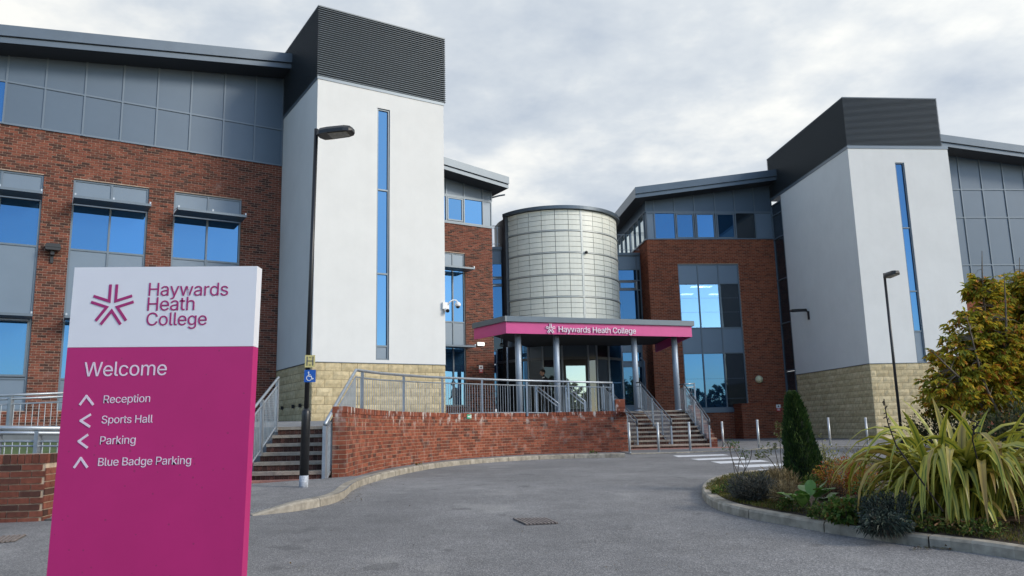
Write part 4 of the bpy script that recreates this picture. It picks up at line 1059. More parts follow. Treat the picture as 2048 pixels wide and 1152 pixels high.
# ------------------------------------------------------------------ pavement, kerbs, markings
kerb_px = [(505, 1030), (548, 1017), (595, 1004), (640, 996), (668, 989.5), (688, 981), (698, 972), (712, 963), (745, 951.5), (800, 938.5), (870, 926.5), (950, 918.5), (1050, 912), (1150, 908.5), (1250, 906.5)]
KP = []
for i, (x, y) in enumerate(kerb_px):
    dz = min(.1, .012+.045*i); KP.append(at_ground(x, y, dz))
KC = spline(KP, 6)
def kerb_run(label, pts, width=.13, inward=1, flip=1, hgt=.1, cat='kerb', name='kerb', h0=None):
    t = link(name, None, None, loc=(pts[0].x, pts[0].y, gz(pts[0].y))); tag(t, label, None, None, 'structure'); O_ = Vector(t.location)
    Ls = [0]
    for a, b in zip(pts, pts[1:]): Ls.append(Ls[-1]+(b-a).length)
    def at(s):
        for i in range(len(Ls)-1):
            if s <= Ls[i+1]+1e-6:
                a, b = pts[i], pts[i+1]; t_ = (b-a).normalized(); return a+(b-a)*((s-Ls[i])/max(1e-6, Ls[i+1]-Ls[i])), Vector((-t_.y, t_.x, 0)).normalized()*flip
        return pts[-1], None
    s = 0
    while s < Ls[-1]-.08:
        e = min(s+.9, Ls[-1]); n = max(2, int((e-s)/.15)); ring = []
        m = MB(); g = .006
        for k in range(n+1):
            p, nn = at(s+g+(e-s-2*g)*k/n)
            prof = [(0, -.15), (0.004, -.022), (.022, -.001), (width, 0), (width, -.15)]
            ring.append([tuple(p+nn*a+Vector((0, 0, b))-O_) for a, b in prof])
        for k in range(n):
            m.add(ring[k]+ring[k+1], [(i, 5+i, 6+i, i+1) if flip < 0 else (i, i+1, 6+i, 5+i) for i in range(4)])
        m.add(ring[0], [(0, 1, 2, 3, 4)]); m.add(ring[-1], [(4, 3, 2, 1, 0)])
        o = obj('kerb_stone', m, M['kerb'], t)
        s = e
    return t
kerb_run('pale concrete kerb sweeping from the sign round the foot of the brick wall', KC, flip=1)
# footway by the small steps
inner = [p+Vector((0, .1, 0)) for p in KC if p.y < WC[0].y+.2]
m = MB(); poly = [(p.x, p.y, p.z+.002) for p in inner]+[(WC[0].x+.02, WC[0].y+.3, .735), (LSX1, LS_Y0+.3, .735), (-9, LS_Y0+.3, .735), (-9, 9.2, .62), (-4.7, 8.9, .62), (inner[0].x-.15, inner[0].y, gz(inner[0].y)+.01)]
m.add(poly, [tuple(range(len(poly)))]); tag(obj('footway', m, M['asphalt']), kind='structure')
m = MB(); 
for i in range(5): m.box(LSX0+.02+i*.31, LSX0+.02+i*.31+.303, LS_Y0-.42, LS_Y0-.02, .60, .634)
tp = link('tactile_paving', None, None, loc=(LSX0, LS_Y0-.4, .71)); tag(tp, 'red tactile paving strip at the foot of the small steps', None, None, 'structure')
for i in range(4): obj('paving_slab', MB().box(.02+i*.33, .345+i*.33, 0, .36, 0, .035), M['tactile_red'], tp)
q = at_ground(505, 1020); sl_ = link('dropped_kerb_slab', None, None, loc=(q.x-.2, q.y-.1, q.z)); tag(sl_, 'buff slab at the dropped kerb beside the welcome sign', None, None, 'structure')
obj('paving_slab', MB().box(-.2, .2, -.06, .3, 0, .02), M['tactile_buff'], sl_)
# forecourt footway on the right
ky = [at_ground(x, y, .012) for x, y in ((1262, 908), (1350, 906), (1440, 902.5), (1500, 901), (1530, 896.5), (1600, 894), (1700, 893), (1800, 893), (2100, 893))]
m = MB(); poly = [(p.x, p.y, .722) for p in ky]+[(40, ky[-1].y, .722), (40, 60, .722), (STX0, 60, .722)]
m.add(poly, [tuple(range(len(poly)))]); tag(obj('forecourt', m, M['asphalt']), kind='structure')
tp = link('tactile_paving', None, None, loc=(STX0, ST_Y0, .72)); tag(tp, 'red paving strip at the foot of the entrance steps', None, None, 'structure')
for i in range(8): obj('paving_slab', MB().box(.1+i*.42, .51+i*.42, -.62, -.03, 0, .012), M['tactile_red'], tp)
kerb_run('buff flush kerb edging the forecourt in front of the entrance steps', [ky[0]+Vector((0, 0, .02)), ky[1]+Vector((0, 0, .02)), ky[2]+Vector((0, 0, .02))]+[k+Vector((0, 0, .012)) for k in ky[3:]], flip=1, width=.2)
stripes = [((1346, 911), (1445.6, 908.4), (1459, 910.5), (1356.6, 914.2)), ((1381.6, 917.7), (1480, 913.8), (1499, 916.6), (1397, 920.5)), ((1421.4, 923), (1520.6, 920), (1538.6, 923), (1441, 927.2)), ((1465, 930.6), (1563, 927), (1590, 930), (1488, 935.3)), ((1514, 939.5), (1620, 935.5), (1650, 939), (1536, 943.6))]
zb_ = link('zebra_crossing', None, None, loc=at_ground(1500, 925)); tag(zb_, 'white painted zebra stripes on the drive before the entrance steps', None, None, 'structure')
for q in stripes:
    v = [at_ground(x, y, .004)-Vector(zb_.location) for x, y in q]; obj('stripe', MB().add(v[::-1], [(0, 1, 2, 3)]), M['marking'], zb_)
M['grate'] = mat('grate_slots', (.125, .11, .10), .9)
def grate(label, pxs, bars=9):
    c = [at_ground(x, y, .004) for x, y in pxs]; o = sum(c, Vector())/4; t = thing('drain_grate', label, 'drain', o)
    c = [p-o for p in c]; fr_ = obj('frame', MB().add([tuple(p) for p in c], [(0, 1, 2, 3), (3, 2, 1, 0)]), M['grate'], t)
    for i in range(bars):
        f0, f1 = (i+.15)/bars, (i+.75)/bars
        a, b, d, e = c[0].lerp(c[1], f0), c[0].lerp(c[1], f1), c[3].lerp(c[2], f1), c[3].lerp(c[2], f0)
        obj('bar', MB().hexa([tuple(p+Vector((0, 0, z))) for z in (.001, .012) for p in (a, b, d, e)]), M['iron'], t)
grate('rusty drain grate in the middle of the drive', ((1025, 1038), (1095, 1037), (1118, 1047), (1052, 1050)))
grate('rusty drain cover by the low wall at the left edge', ((-40, 1076), (54, 1070), (30, 1083), (-60, 1092)))
grate('leaf-clogged drain grate against the planting bed kerb', ((1832, 1085), (1868, 1079), (1938, 1093), (1900, 1100)))

# ------------------------------------------------------------------ welcome sign
sp0 = at_depth(300, 850, 4.3)
FS = Fr(sp0.x, sp0.y, 0, gz(sp0.y), tilt=math.radians(.95))
sg = thing('welcome_sign', 'large white and magenta welcome sign with college name and arrows', 'sign', FS.O, rot=(0, math.radians(.95), 0))
xl = FS.u(150.5, 534); xr = FS.u(514.6, 533.3); zt_ = FS.z(330, 533.5); zm = FS.z(330, 693.5)
xl2 = FS.u(92, 1150); xr2 = FS.u(483.4, 1150); xl = (xl+xl2)/2; xr = (xr+xr2)/2
TH = .085
obj('upper_panel', MB().box(xl, xr, 0, TH, zm, zt_), M['white_sign'], sg); obj('lower_panel', MB().box(xl, xr, 0, TH, .0, zm-.0015), M['pink_sign'], sg)
for txt, a, b in (('Haywards', (297, 591.5), (456, 591)), ('Heath', (294.4, 621.5), (388.5, 620)), ('College', (292.5, 651), (413, 649.8))):
    put_text(sg, FS, txt, a, b, -.001, 'pink_letter', deep=.002)
for txt, a, b in (('Welcome', (167.5, 753), (332.7, 750)), ('Reception', (207, 806.5), (300, 804)), ('Sports Hall', (203, 847), (305.3, 845)), ('Parking', (200, 889), (270.7, 887)), ('Blue Badge Parking', (196, 932), (381.8, 928))):
    put_text(sg, FS, txt, a, b, -.001, 'letters_sign', deep=.002)
q = FS.at(224.5, 611, 0); star(sg, (q.x, q.z), 43*4.3/F_PX*1.02, -.001, 'pink_letter', .002)
def chevron(p):
    a, b, c = [FS.at(*x, 0) for x in p]; w = .0062; m = MB()
    def seg(p, q):
        d = Vector((q.x-p.x, q.z-p.z)).normalized(); n = Vector((-d.y, d.x))*w; e = d*w*.6
        return [(p.x-e.x+n.x, p.z-e.y+n.y), (q.x+e.x+n.x, q.z+e.y+n.y), (q.x+e.x-n.x, q.z+e.y-n.y), (p.x-e.x-n.x, p.z-e.y-n.y)]
    m.prism(seg(a, b), 'y', -.003, -.001); m.prism(seg(b, c), 'y', -.0035, -.0012); return obj('arrow', m, M['letters_sign'], sg)
for p in (((160.5, 809), (173.4, 792), (186.4, 809)), ((181, 829.5), (161.6, 841.3), (179.3, 853)), ((175.4, 870), (157.7, 882.5), (174.6, 895)), ((149, 934.6), (162, 916), (174.6, 934.2))): chevron(p)

# ------------------------------------------------------------------ lamp posts and plates
def lamp_post(label, base, top_px, zc, r, head_dir, head, lean=0.0, base_h=1.0, rb=.068):
    t = thing('lamp_post', label, 'lamp post', base, rot=(0, lean, 0)); h = at_Y(*top_px, base.y).z-base.z
    obj('stub', MB().tube([(0, 0, -.05), (0, 0, .17)], rb*1.02, 16), mat('galvanised_stub', (.4, .43, .47), .5, noise=(25, .4)), t, smooth=True)
    obj('base_section', MB().tube([(0, 0, .171), (0, 0, base_h), (0, 0, base_h+.05), (0, 0, base_h+.09)], [rb, rb, rb*.95, r], 16), M['black'], t, smooth=True)
    obj('column', MB().tube([(0, 0, base_h+.08), (0, 0, h+.03)], [r, r*.9], 14), M['black'], t, smooth=True)
    d = Vector((math.cos(head_dir), math.sin(head_dir), 0)); n = Vector((-d.y, d.x, 0)); m = MB(); secs = []
    for f, w, lo, hi in ((.03, .03, -.05, -.01), (.06, .06, -.07, .01), (.16, .12, -.08, .025), (.35, .135, -.07, .035), (.8, .13, -.052, .045), (.94, .10, -.045, .04), (1.0, .06, -.03, .02)):
        c = d*head*f+Vector((0, 0, h-.02)); k = head/.52
        secs.append([c+n*w*k+Vector((0, 0, lo)), c+n*w*k+Vector((0, 0, (lo+hi)/2)), c+n*w*.7*k+Vector((0, 0, hi)), c-n*w*.7*k+Vector((0, 0, hi)), c-n*w*k+Vector((0, 0, (lo+hi)/2)), c-n*w*k+Vector((0, 0, lo))])
    for a, b in zip(secs, secs[1:]): m.add(a+b, [(i, (i+1) % 6, 6+(i+1) % 6, 6+i) for i in range(6)])
    m.add(secs[0], [tuple(range(6))]); m.add(secs[-1], [tuple(range(5, -1, -1))])
    hd_ = obj('lamp_head', m, M['black'], t)
    k = head/.52; g = MB(); q = [d*head*.38+n*.1*k+Vector((0, 0, h-.097)), d*head*.86+n*.08*k+Vector((0, 0, h-.079)), d*head*.86-n*.08*k+Vector((0, 0, h-.079)), d*head*.38-n*.1*k+Vector((0, 0, h-.097))]
    g.hexa([tuple(v) for v in q]+[tuple(v+Vector((0, 0, .02))) for v in q]); obj('lamp_lens', g, M['lampglass'], hd_)
    obj('spigot', MB().tube([Vector((0, 0, h-.06)), d*.06+Vector((0, 0, h-.06))], .025, 8), M['black'], t); return t, h
lb = at_z(607, 976, .735); lzc = proj(lb)[2]
lp, lh = lamp_post('black lamp post with blue disabled sign, in front of the left tower', lb, (632, 262), lzc, .034, math.radians(-8), .58, lean=math.radians(.8), base_h=1.0, rb=.062)
FP = Fr(lb.x, lb.y, 0, lb.z, tilt=math.radians(.8))
def plate(name, label, cpx, w, h, key, y=-.042):
    c = FP.at(*cpx, y); t = thing(name, label, 'sign', FP.wor((c.x, y, c.z)), rot=(0, math.radians(.8), 0))
    obj('plate', MB().box(-w/2, w/2, -.004, 0, -h/2, h/2), M[key], t); obj('clip', MB().box(-.02, .02, 0, .02, -h*.3, h*.3), M['steel'], t); return t
k = lzc/F_PX
t = plate('hydrant_sign', 'small yellow plate with black letter H on the left lamp post', (620, 722.5), 20.5*k, 25*k, 'yellow')
m = MB(); W_, H_ = 20.5*k, 25*k
m.box(-.33*W_, -.23*W_, -.0065, -.0045, -.36*H_, .38*H_); m.box(.25*W_, .35*W_, -.0065, -.0045, -.36*H_, .38*H_); m.box(-.23*W_, .25*W_, -.0064, -.0045, -.02*H_, .06*H_)
obj('letter', m, M['inkgrey'], t); m = MB(); m.box(-.1*W_, .12*W_, -.006, -.0045, .27*H_, .36*H_).box(-.1*W_, .12*W_, -.006, -.0045, -.36*H_, -.25*H_); obj('figures', m, mat('figure_ink', (.3, .27, .1), .6), t)
t = plate('disabled_sign', 'square blue plate with white wheelchair symbol on the left lamp post', (620, 752), 23.5*k, 25*k, 'blue')
s_ = 25*k; m = MB()
def flat(mb, pts, w, y0=-.0065, y1=-.0045):
    for (ax, az), (bx_, bz_) in zip(pts, pts[1:]):
        d = Vector((bx_-ax, bz_-az)).normalized(); n = Vector((-d.y, d.x))*w/2; e = d*w*.35; y0 -= .00005
        mb.prism([(ax-e.x+n.x, az-e.y+n.y), (bx_+e.x+n.x, bz_+e.y+n.y), (bx_+e.x-n.x, bz_+e.y-n.y), (ax-e.x-n.x, az-e.y-n.y)], 'y', y0, y1)
S = lambda *p: [(a*s_, b*s_) for a, b in p]
m.prism([(s_*(-.12+.055*math.cos(a)), s_*(.3+.06*math.sin(a))) for a in [i*math.pi/6 for i in range(12)]], 'y', -.0065, -.0045)
flat(m, S((-.11, .24), (-.1, -.02), (.1, -.02), (.2, -.25), (.29, -.21)), .07*s_); flat(m, S((-.1, .1), (.06, .1)), .05*s_)
flat(m, [(s_*(-.06+.21*math.cos(a)), s_*(-.16+.21*math.sin(a))) for a in [math.radians(125+i*22) for i in range(11)]], .05*s_)
obj('symbol', m, M['white'], t)
b2 = at_depth(1806, 880, 17.6); b2.z = .72
lamp_post('slender black lamp post in front of the right tower, behind the flax', Vector((b2.x-.02, b2.y, .72)), (1773, 549), 17.6, .032, math.radians(-75), .42, base_h=.35)

# ------------------------------------------------------------------ bollards, notices
bol = [((1257, 845), (1260, 906)), ((1314.5, 845), (1318, 903.5)), ((1377.5, 844), (1381, 901)), ((1443.5, 843), (1447, 894)), ((1514.5, 839.5), (1518.3, 896.5)), ((1657, 835), (1661, 890.5)), ((1732, 835), (1736, 889))]
labs = ['steel bollard touching the right end of the curved brick wall', 'steel bollard before the left half of the entrance steps', 'steel bollard before the right half of the entrance steps', 'steel bollard just right of the entrance steps', 'steel bollard before the brick block, left of the conifer', 'steel bollard right of the conifer, before the stone base', 'steel bollard nearest the flax plant, before the stone base']
for (tp, bp), lab in zip(bol, labs):
    p = at_z(*bp, .72); h = at_Y(*tp, p.y).z-.72; r_ = .034
    t = thing('bollard', lab, 'bollard', p, group='steel bollards along the forecourt')
    obj('tube', MB().tube([(0, 0, -.05), (0, 0, h-.03)], r_, 14), mat('bollard_steel', (.52, .54, .54), .38, metal=.4) if 'bollard_steel' not in bpy.data.materials else bpy.data.materials['bollard_steel'], t, smooth=True)
    obj('cap', MB().tube([(0, 0, h-.032), (0, 0, h-.005), (0, 0, h)], [r_*1.03, r_*1.03, r_*.7], 14), M['white'], t); obj('collar', MB().tube([(0, 0, 0), (0, 0, .03)], r_*1.2, 14), M['steel'], t)
def notice(name, label, fr, px, py, w, h, top, bottom, y=-.016, split=.5):
    c = fr.at(px, py, y); t = thing(name, label, 'sign', fr.wor((c.x, y, c.z)), fr.th)
    obj('upper_plate', MB().box(-w/2, w/2, -.006, 0, h*(split-.5)*-1+.0, h/2), M[top], t); obj('lower_plate', MB().box(-w/2, w/2, -.006, 0, -h/2, h*(.5-split)-.001), M[bottom], t)
    m = MB(); m.prism([(w*.2*math.cos(a), h*.25+w*.2*math.sin(a)) for a in [i*math.pi/5 for i in range(10)]], 'y', -.0085, -.0065); obj('pictogram', m, M['inkgrey'] if top != 'yellow' else M['inkgrey'], t)
    m = MB(); m.box(-w*.32, w*.32, -.0085, -.0065, -h*.32, -h*.24).box(-w*.25, w*.25, -.0085, -.0065, -h*.18, -h*.1); obj('print', m, M['white'] if bottom == 'red' else M['inkgrey'], t); return t
notice('no_smoking_notice', 'white and red notice on dark brick left of the canopy doors', FLi, 962, 738.5, 9*34.5/F_PX, 15*34.5/F_PX, 'white', 'red')
# low brick block before the right wing
bb = at_depth(1488, 877, 36.0); bf = Fr(bb.x, bb.y, RA, .68)
bk = thing('brick_block', 'low square brick wall in front of the right wing beside the conifer', 'wall', bf.O, bf.th)
bx1 = bf.u(1592, 860); bzt = bf.z(1520, 806)
core = obj('core', MB().box(.004, bx1, .004, 2.0, -.1, bzt-.003), M['mortar_pale'], bk)
lay_bricks(core, bf, 0, bx1, 0, bzt-.1, [], 'brick_right')
m = MB(); x = 0
while x < bx1: m.box(x, x+.065, -.014, 2.0, bzt-.098, bzt); x += .076
tag(obj('coping', m, M['brick_right'], bk), kind='stuff')
lay_bricks(core, bf, 0, 1.9, 0, bzt-.1, [], 'brick_right', single=0, side=0.0)
notice('no_smoking_notice', 'white and red notice on the low brick block left of the conifer', bf, 1557, 816, 9.5*34/F_PX, 14.5*34/F_PX, 'white', 'red')
notice('door_notice', 'yellow and red notice on the grey door frame right of the entrance', FB, 1233.5, 756, 9*36/F_PX, 14*36/F_PX, 'yellow', 'red', y=-.13)
q = FA.at(1028, 752, -.5)
notice('door_notice', 'small yellow notice beside the first canopy column', FA, 1028, 752, 7*36/F_PX, 7*36/F_PX, 'yellow', 'yellow', y=-.5)
pst = obj('post', MB().box(-.25, .25, .002, .05, -1.2, 2.0), M['panel'], None, loc=FA.wor((q.x, -.498, q.z))); pst.rotation_euler = (0, 0, FA.th); pst.name = 'pillar_panel'; tag(pst, 'flat grey pillar panel behind the first canopy column', 'panel')
q = FLi.at(962, 688, -.1)
ex = thing('bulkhead_light', 'small lit rectangular exit light on dark brick below the canopy corner', 'light', FLi.wor((q.x, -.012, q.z)), FLi.th)
obj('body', MB().box(-.17, .17, -.09, 0, -.08, .08), M['white'], ex); obj('diffuser', MB().box(-.155, .155, -.098, -.091, -.065, .065), M['exitlit'], ex); obj('lettering', MB().box(.02, .06, -.101, -.0985, -.02, .02).box(.08, .11, -.101, -.0985, -.025, .025), M['green'], ex)
q = at_depth(1003, 690, 28.6)
pl = thing('pendant_lamp', 'small round pendant lamp under the left end of the canopy', 'lamp', q)
obj('stem', MB().tube([(0, 0, .08), (0, 0, .45)], .018, 8), M['steel_dark'], pl); obj('globe', MB().sphere((0, 0, 0), .085, 14, 8, .9), M['panel'], pl, smooth=True)

# ------------------------------------------------------------------ planting bed
isl_px = [(1500, 940), (1452, 947), (1420, 956), (1405, 966), (1403, 977), (1412, 990), (1434, 1002), (1473, 1013), (1507, 1020), (1584, 1033), (1650, 1044), (1740, 1057), (1830, 1069), (1950, 1082), (2048, 1096), (2200, 1116)]
IP = spline([at_ground(x, y, .09) for x, y in isl_px], 5)
kerb_run('pale concrete kerb round the planting bed on the right', IP, flip=1)
back = [at_ground(x, y, .09) for x, y in ((2300, 905), (2000, 905), (1800, 912), (1640, 925))]
def bed_z(x, y): return gz(y)+.07+.05*math.sin(x*1.3)*math.sin(y*.9)
m = MB(); cx = sum((p for p in IP), Vector())/len(IP); cpt = at_ground(1800, 980, .13)
ring = [p+(cpt-p).normalized()*.1 for p in IP]+back
m.v = [(cpt.x, cpt.y, cpt.z)]+[(p.x, p.y, p.z-.012) for p in ring]+[tuple(Vector((p.x, p.y, p.z-.01)).lerp(cpt+Vector((0, 0, .03)), .45)) for p in ring]
nR_ = len(ring)
for i in range(nR_):
    j = (i+1) % nR_; m.f += [(1+i, 1+j, 1+nR_+j, 1+nR_+i), (1+nR_+i, 1+nR_+j, 0)]
tag(obj('planting_bed', m, M['soil']), kind='structure')

def leaf_mat(name, stops, rough=.55, trans=.3, patch=None, spec=.3):
    m = piece_mat(name, stops, rough=rough, noise=(20, .2), bump=(80, .2, .002), patch=patch); nt = m.node_tree; N = nt.nodes; L = nt.links
    b = N['Principled BSDF']; b.inputs['Specular IOR Level'].default_value = spec
    src = b.inputs['Base Color'].links[0].from_socket; t = N.new('ShaderNodeBsdfTranslucent'); L.new(src, t.inputs[0])
    mx = N.new('ShaderNodeMixShader'); mx.inputs[0].default_value = trans; L.new(b.outputs[0], mx.inputs[1]); L.new(t.outputs[0], mx.inputs[2]); L.new(mx.outputs[0], N['Material Output'].inputs[0]); return m
def add_leaf(mb, p, d, L, W, up=None, droop=.0, mid=.45):
    d = d.normalized(); up = up or Vector((0, 0, 1)); s = d.cross(up)
    s = s.normalized() if s.length > 1e-3 else Vector((1, 0, 0)); n = s.cross(d)
    q = p+d*L*mid+n*L*.06; t = p+d*L-Vector((0, 0, 1))*L*droop
    b = len(mb.v); mb.v += [tuple(p), tuple(q+s*W/2), tuple(t), tuple(q-s*W/2)]; mb.f += [(b, b+1, b+2), (b, b+2, b+3)]
def rdir(): 
    v = RNG.normal(size=3); return Vector(v/np.linalg.norm(v))
def shrub(name, label, cat, c, r, n, L, W, material, upness=.5, stems=24, shell=.45, droop=.1, group=None, flat=0.0, stemmat=None):
    t = thing(name, label, cat, c, group=group); m = MB(); s = MB(); r = Vector(r)
    tips = []
    for i in range(stems):
        v = rdir(); v.z = abs(v.z); e = Vector((v.x*r.x, v.y*r.y, v.z*r.z*1.75+r.z*.15))*RNG.uniform(.6, 1.18); tips.append(e)
        s.tube([Vector((v.x*r.x*.1, v.y*r.y*.1, -.03)), e*.5+Vector((0, 0, r.z*.15)), e], [.006, .004, .002], 4)
    lump = [rdir() for _ in range(9)]
    for i in range(n):
        if tips and RNG.random() < .6:       # leaves along the sprigs, some well beyond the mound: a ragged outline
            e = tips[int(RNG.integers(len(tips)))]*RNG.uniform(.35, 1.12); p = e+rdir()*r.length*.085; p.z = max(p.z, .0)+r.z*.1
            add_leaf(m, p, e.normalized()*.6+Vector((0, 0, upness))+rdir()*.7, L*RNG.uniform(.6, 1.25), W*RNG.uniform(.7, 1.2), up=rdir(), droop=droop); continue
        v = rdir(); k = 1+.22*max(v.dot(l) for l in lump)-.15; rad = (shell+(1-shell)*RNG.random()**.6)*k
        p = Vector((v.x*r.x, v.y*r.y, (v.z*.5+.5)*r.z*2*1.0))*1.0; p = Vector((p.x*rad, p.y*rad, p.z*(.35+.65*rad)))
        d = (v*(1-upness)+Vector((0, 0, 1))*upness+rdir()*.55); 
        if flat: d.z *= 1-flat
        add_leaf(m, p, d, L*RNG.uniform(.6, 1.25), W*RNG.uniform(.7, 1.2), up=rdir(), droop=droop)
    obj('foliage', m, material, t); obj('stem', s, stemmat or M['bark'], t); return t
M['bark'] = mat('bark', (.13, .105, .08), .95, noise=(12, .35), bump=(50, .6, .01))
gb = lambda x, y, dz=.1: at_ground(x, y, dz)
# autumn tree
tb = at_depth(2012, 893, 19.3); tb.z = .75
tree = thing('autumn_tree', 'bushy young tree with olive, yellow and rust autumn leaves at the right edge', 'tree', tb)
tl = lambda x, y, z=19.3: at_depth(x, y, z)-tb
limbs = [[Vector((0, 0, -.1)), tl(2004, 862), tl(1990, 835, 19.2), tl(1990, 780, 19), tl(1986, 720, 19), tl(1972, 640, 18.9), tl(1965, 560, 18.9), tl(1964, 502, 18.9)],
         [tl(2004, 862), tl(2030, 835, 19.6), tl(2040, 770, 19.8), tl(2040, 680, 19.8), tl(2039, 590, 19.8), tl(2039, 515, 19.8)],
         [tl(2004, 866), tl(1985, 838, 18.7), tl(1955, 800, 18.3), tl(1925, 762, 18), tl(1890, 728, 17.9), tl(1862, 700, 17.8)],
         [tl(2006, 860), tl(1998, 830, 18.4), tl(1970, 770, 18), tl(1950, 700, 18), tl(1935, 640, 18)],
         [tl(2008, 868), tl(2045, 840, 18.6), tl(2090, 780, 18.4), tl(2120, 690, 18.4), tl(2130, 600, 18.4)],
         [tl(2004, 866), tl(1980, 850, 20), tl(1930, 830, 20.6), tl(1890, 800, 20.8)],
         [tl(2010, 866), tl(2040, 800, 20.5), tl(2085, 700, 21), tl(2090, 600, 21)],
         [tl(1990, 780, 19), tl(2010, 720, 18.4), tl(2012, 640, 18.2), tl(2008, 545, 18.2)]]
tk = MB()
for i, l in enumerate(limbs): l2 = spline(l, 4); tk.tube(l2, [max(.008, (.075 if i == 0 else .05)*(1-k/len(l2))**.8) for k in range(len(l2))], 7)
blobs = [((1966, 568), 19, 30, 26), ((2044, 566), 19.6, 38, 30), ((1975, 600), 19, 42, 52), ((1950, 655), 18.6, 48, 45), ((1930, 715), 18.4, 66, 48), ((1905, 775), 18.3, 62, 40), ((1985, 730), 18.8, 65, 60), ((1995, 800), 18.7, 75, 34), ((2048, 620), 19.6, 52, 75), ((2060, 710), 19.2, 65, 70), ((2120, 660), 19, 70, 110), ((2090, 790), 19, 70, 45), ((1895, 800), 20.4, 55, 40), ((2150, 760), 19.5, 70, 70), ((2010, 680), 18.5, 40, 50)]
skel = [p for l in limbs for p in spline(l, 3)[3:]]
cr = MB(); tw = MB()
for (px, py), zc, rx, ry in blobs:
    c = tl(px, py, zc); k = zc/F_PX; R = Vector((rx*k, max(rx, ry)*k*.8, ry*k))
    for i in range(int(rx*ry/34)):
        v = rdir()*RNG.random()**.4; p = c+Vector((v.x*R.x, v.y*R.y, v.z*R.z))
        near = min(skel, key=lambda q: (q-p).length)
        if (near-p).length < 1.6: tw.tube([near, near.lerp(p, .55)+Vector((0, 0, .06)), p], [.009, .006, .003], 3, cap=False)
        for j in range(RNG.integers(3, 6)):
            a = p+rdir()*.1; out = (Vector((v.x, v.y, .2))+rdir()*.8).normalized(); sz = RNG.uniform(.14, .24)
            sd_ = out.cross(Vector((0, 0, 1))).normalized()
            for q in range(5):
                an = (q-2)*.62; d = (out*math.cos(an)+sd_*math.sin(an))+Vector((0, 0, -.55-.25*RNG.random())); add_leaf(cr, a, d, sz*(1-.12*abs(q-2)), sz*.36, droop=.12, mid=.6)
M['autumn'] = leaf_mat('autumn_leaves', [(0, (.13, .17, .025)), (.3, (.30, .31, .035)), (.6, (.50, .43, .045)), (.78, (.75, .56, .05)), (.9, (.68, .30, .05)), (1, (.40, .15, .035))], patch=(1.1, .35), trans=.45)
obj('trunk', tk, M['bark'], tree, smooth=True); obj('twig', tw, M['bark'], tree); obj('crown', cr, M['autumn'], tree)
# dark shrubs under the tree
M['cover'] = leaf_mat('ground_cover', [(0, (.05, .10, .02)), (.5, (.11, .18, .035)), (.8, (.22, .23, .06)), (1, (.22, .10, .04))])
M['dark_leaf'] = leaf_mat('dark_leaves', [(0, (.025, .035, .014)), (.6, (.055, .07, .025)), (1, (.11, .10, .04))])
for i, (px, py, zc, rx, rz_, lab) in enumerate(((1880, 885, 20.5, .75, .55, 'dark leafy shrub behind the flax, below the autumn tree'), (1985, 890, 17, .8, .42, 'dark twiggy shrub at the foot of the autumn tree'), (2075, 890, 16, .9, .5, 'dark shrub at the right edge beside the autumn tree'))):
    p = at_depth(px, py, zc); p.z = .74; shrub('shrub', lab, 'shrub', p, (rx, .6, rz_), 1500, .11, .05, M['dark_leaf'])

# ------------------------------------------------------------------ variegated flax
def flax_mat():
    m = bpy.data.materials.new('flax_leaf'); m.use_nodes = True; nt = m.node_tree; N = nt.nodes; L = nt.links; b = N['Principled BSDF']; b.inputs['Roughness'].default_value = .4
    uv = N.new('ShaderNodeUVMap'); sp = N.new('ShaderNodeSeparateXYZ'); L.new(uv.outputs[0], sp.inputs[0]); g, r = rand_nodes(nt)
    ab = N.new('ShaderNodeMath'); ab.operation = 'SUBTRACT'; L.new(sp.outputs[0], ab.inputs[0]); ab.inputs[1].default_value = .5
    a2 = N.new('ShaderNodeMath'); a2.operation = 'ABSOLUTE'; L.new(ab.outputs[0], a2.inputs[0])
    mp = N.new('ShaderNodeMapping'); mp.inputs['Scale'].default_value = (14, .7, 1); L.new(uv.outputs[0], mp.inputs[0]); n = N.new('ShaderNodeTexNoise'); n.inputs['Scale'].default_value = 1.5; n.noise_dimensions = '4D'; L.new(mp.outputs[0], n.inputs[0])
    w = N.new('ShaderNodeMath'); w.operation = 'MULTIPLY'; L.new(r, w.inputs[0]); w.inputs[1].default_value = 50; L.new(w.outputs[0], n.inputs['W'])
    s1 = N.new('ShaderNodeMath'); s1.operation = 'MULTIPLY_ADD'; L.new(n.outputs[0], s1.inputs[0]); s1.inputs[1].default_value = .8; L.new(a2.outputs[0], s1.inputs[2])
    rp = N.new('ShaderNodeValToRGB'); L.new(s1.outputs[0], rp.inputs[0]); e = rp.color_ramp.elements; e[0].position = .38; e[0].color = (.045, .105, .02, 1); e[1].position = .60; e[1].color = (.42, .40, .055, 1); k = e.new(.45); k.color = (.11, .185, .03, 1)
    rm = N.new('ShaderNodeMath'); rm.operation = 'MULTIPLY_ADD'; L.new(r, rm.inputs[0]); rm.inputs[1].default_value = 1.5; rm.inputs[2].default_value = -1.35
    tp = N.new('ShaderNodeMath'); tp.operation = 'MULTIPLY_ADD'; tp.use_clamp = True; L.new(sp.outputs[1], tp.inputs[0]); tp.inputs[1].default_value = .75; L.new(rm.outputs[0], tp.inputs[2])
    mx = N.new('ShaderNodeMixRGB'); L.new(tp.outputs[0], mx.inputs[0]); L.new(rp.outputs[0], mx.inputs[1]); mx.inputs[2].default_value = (.36, .19, .07, 1); L.new(mx.outputs[0], b.inputs['Base Color'])
    t = N.new('ShaderNodeBsdfTranslucent'); L.new(mx.outputs[0], t.inputs[0]); ms = N.new('ShaderNodeMixShader'); ms.inputs[0].default_value = .25; L.new(b.outputs[0], ms.inputs[1]); L.new(t.outputs[0], ms.inputs[2]); L.new(ms.outputs[0], N['Material Output'].inputs[0]); return m
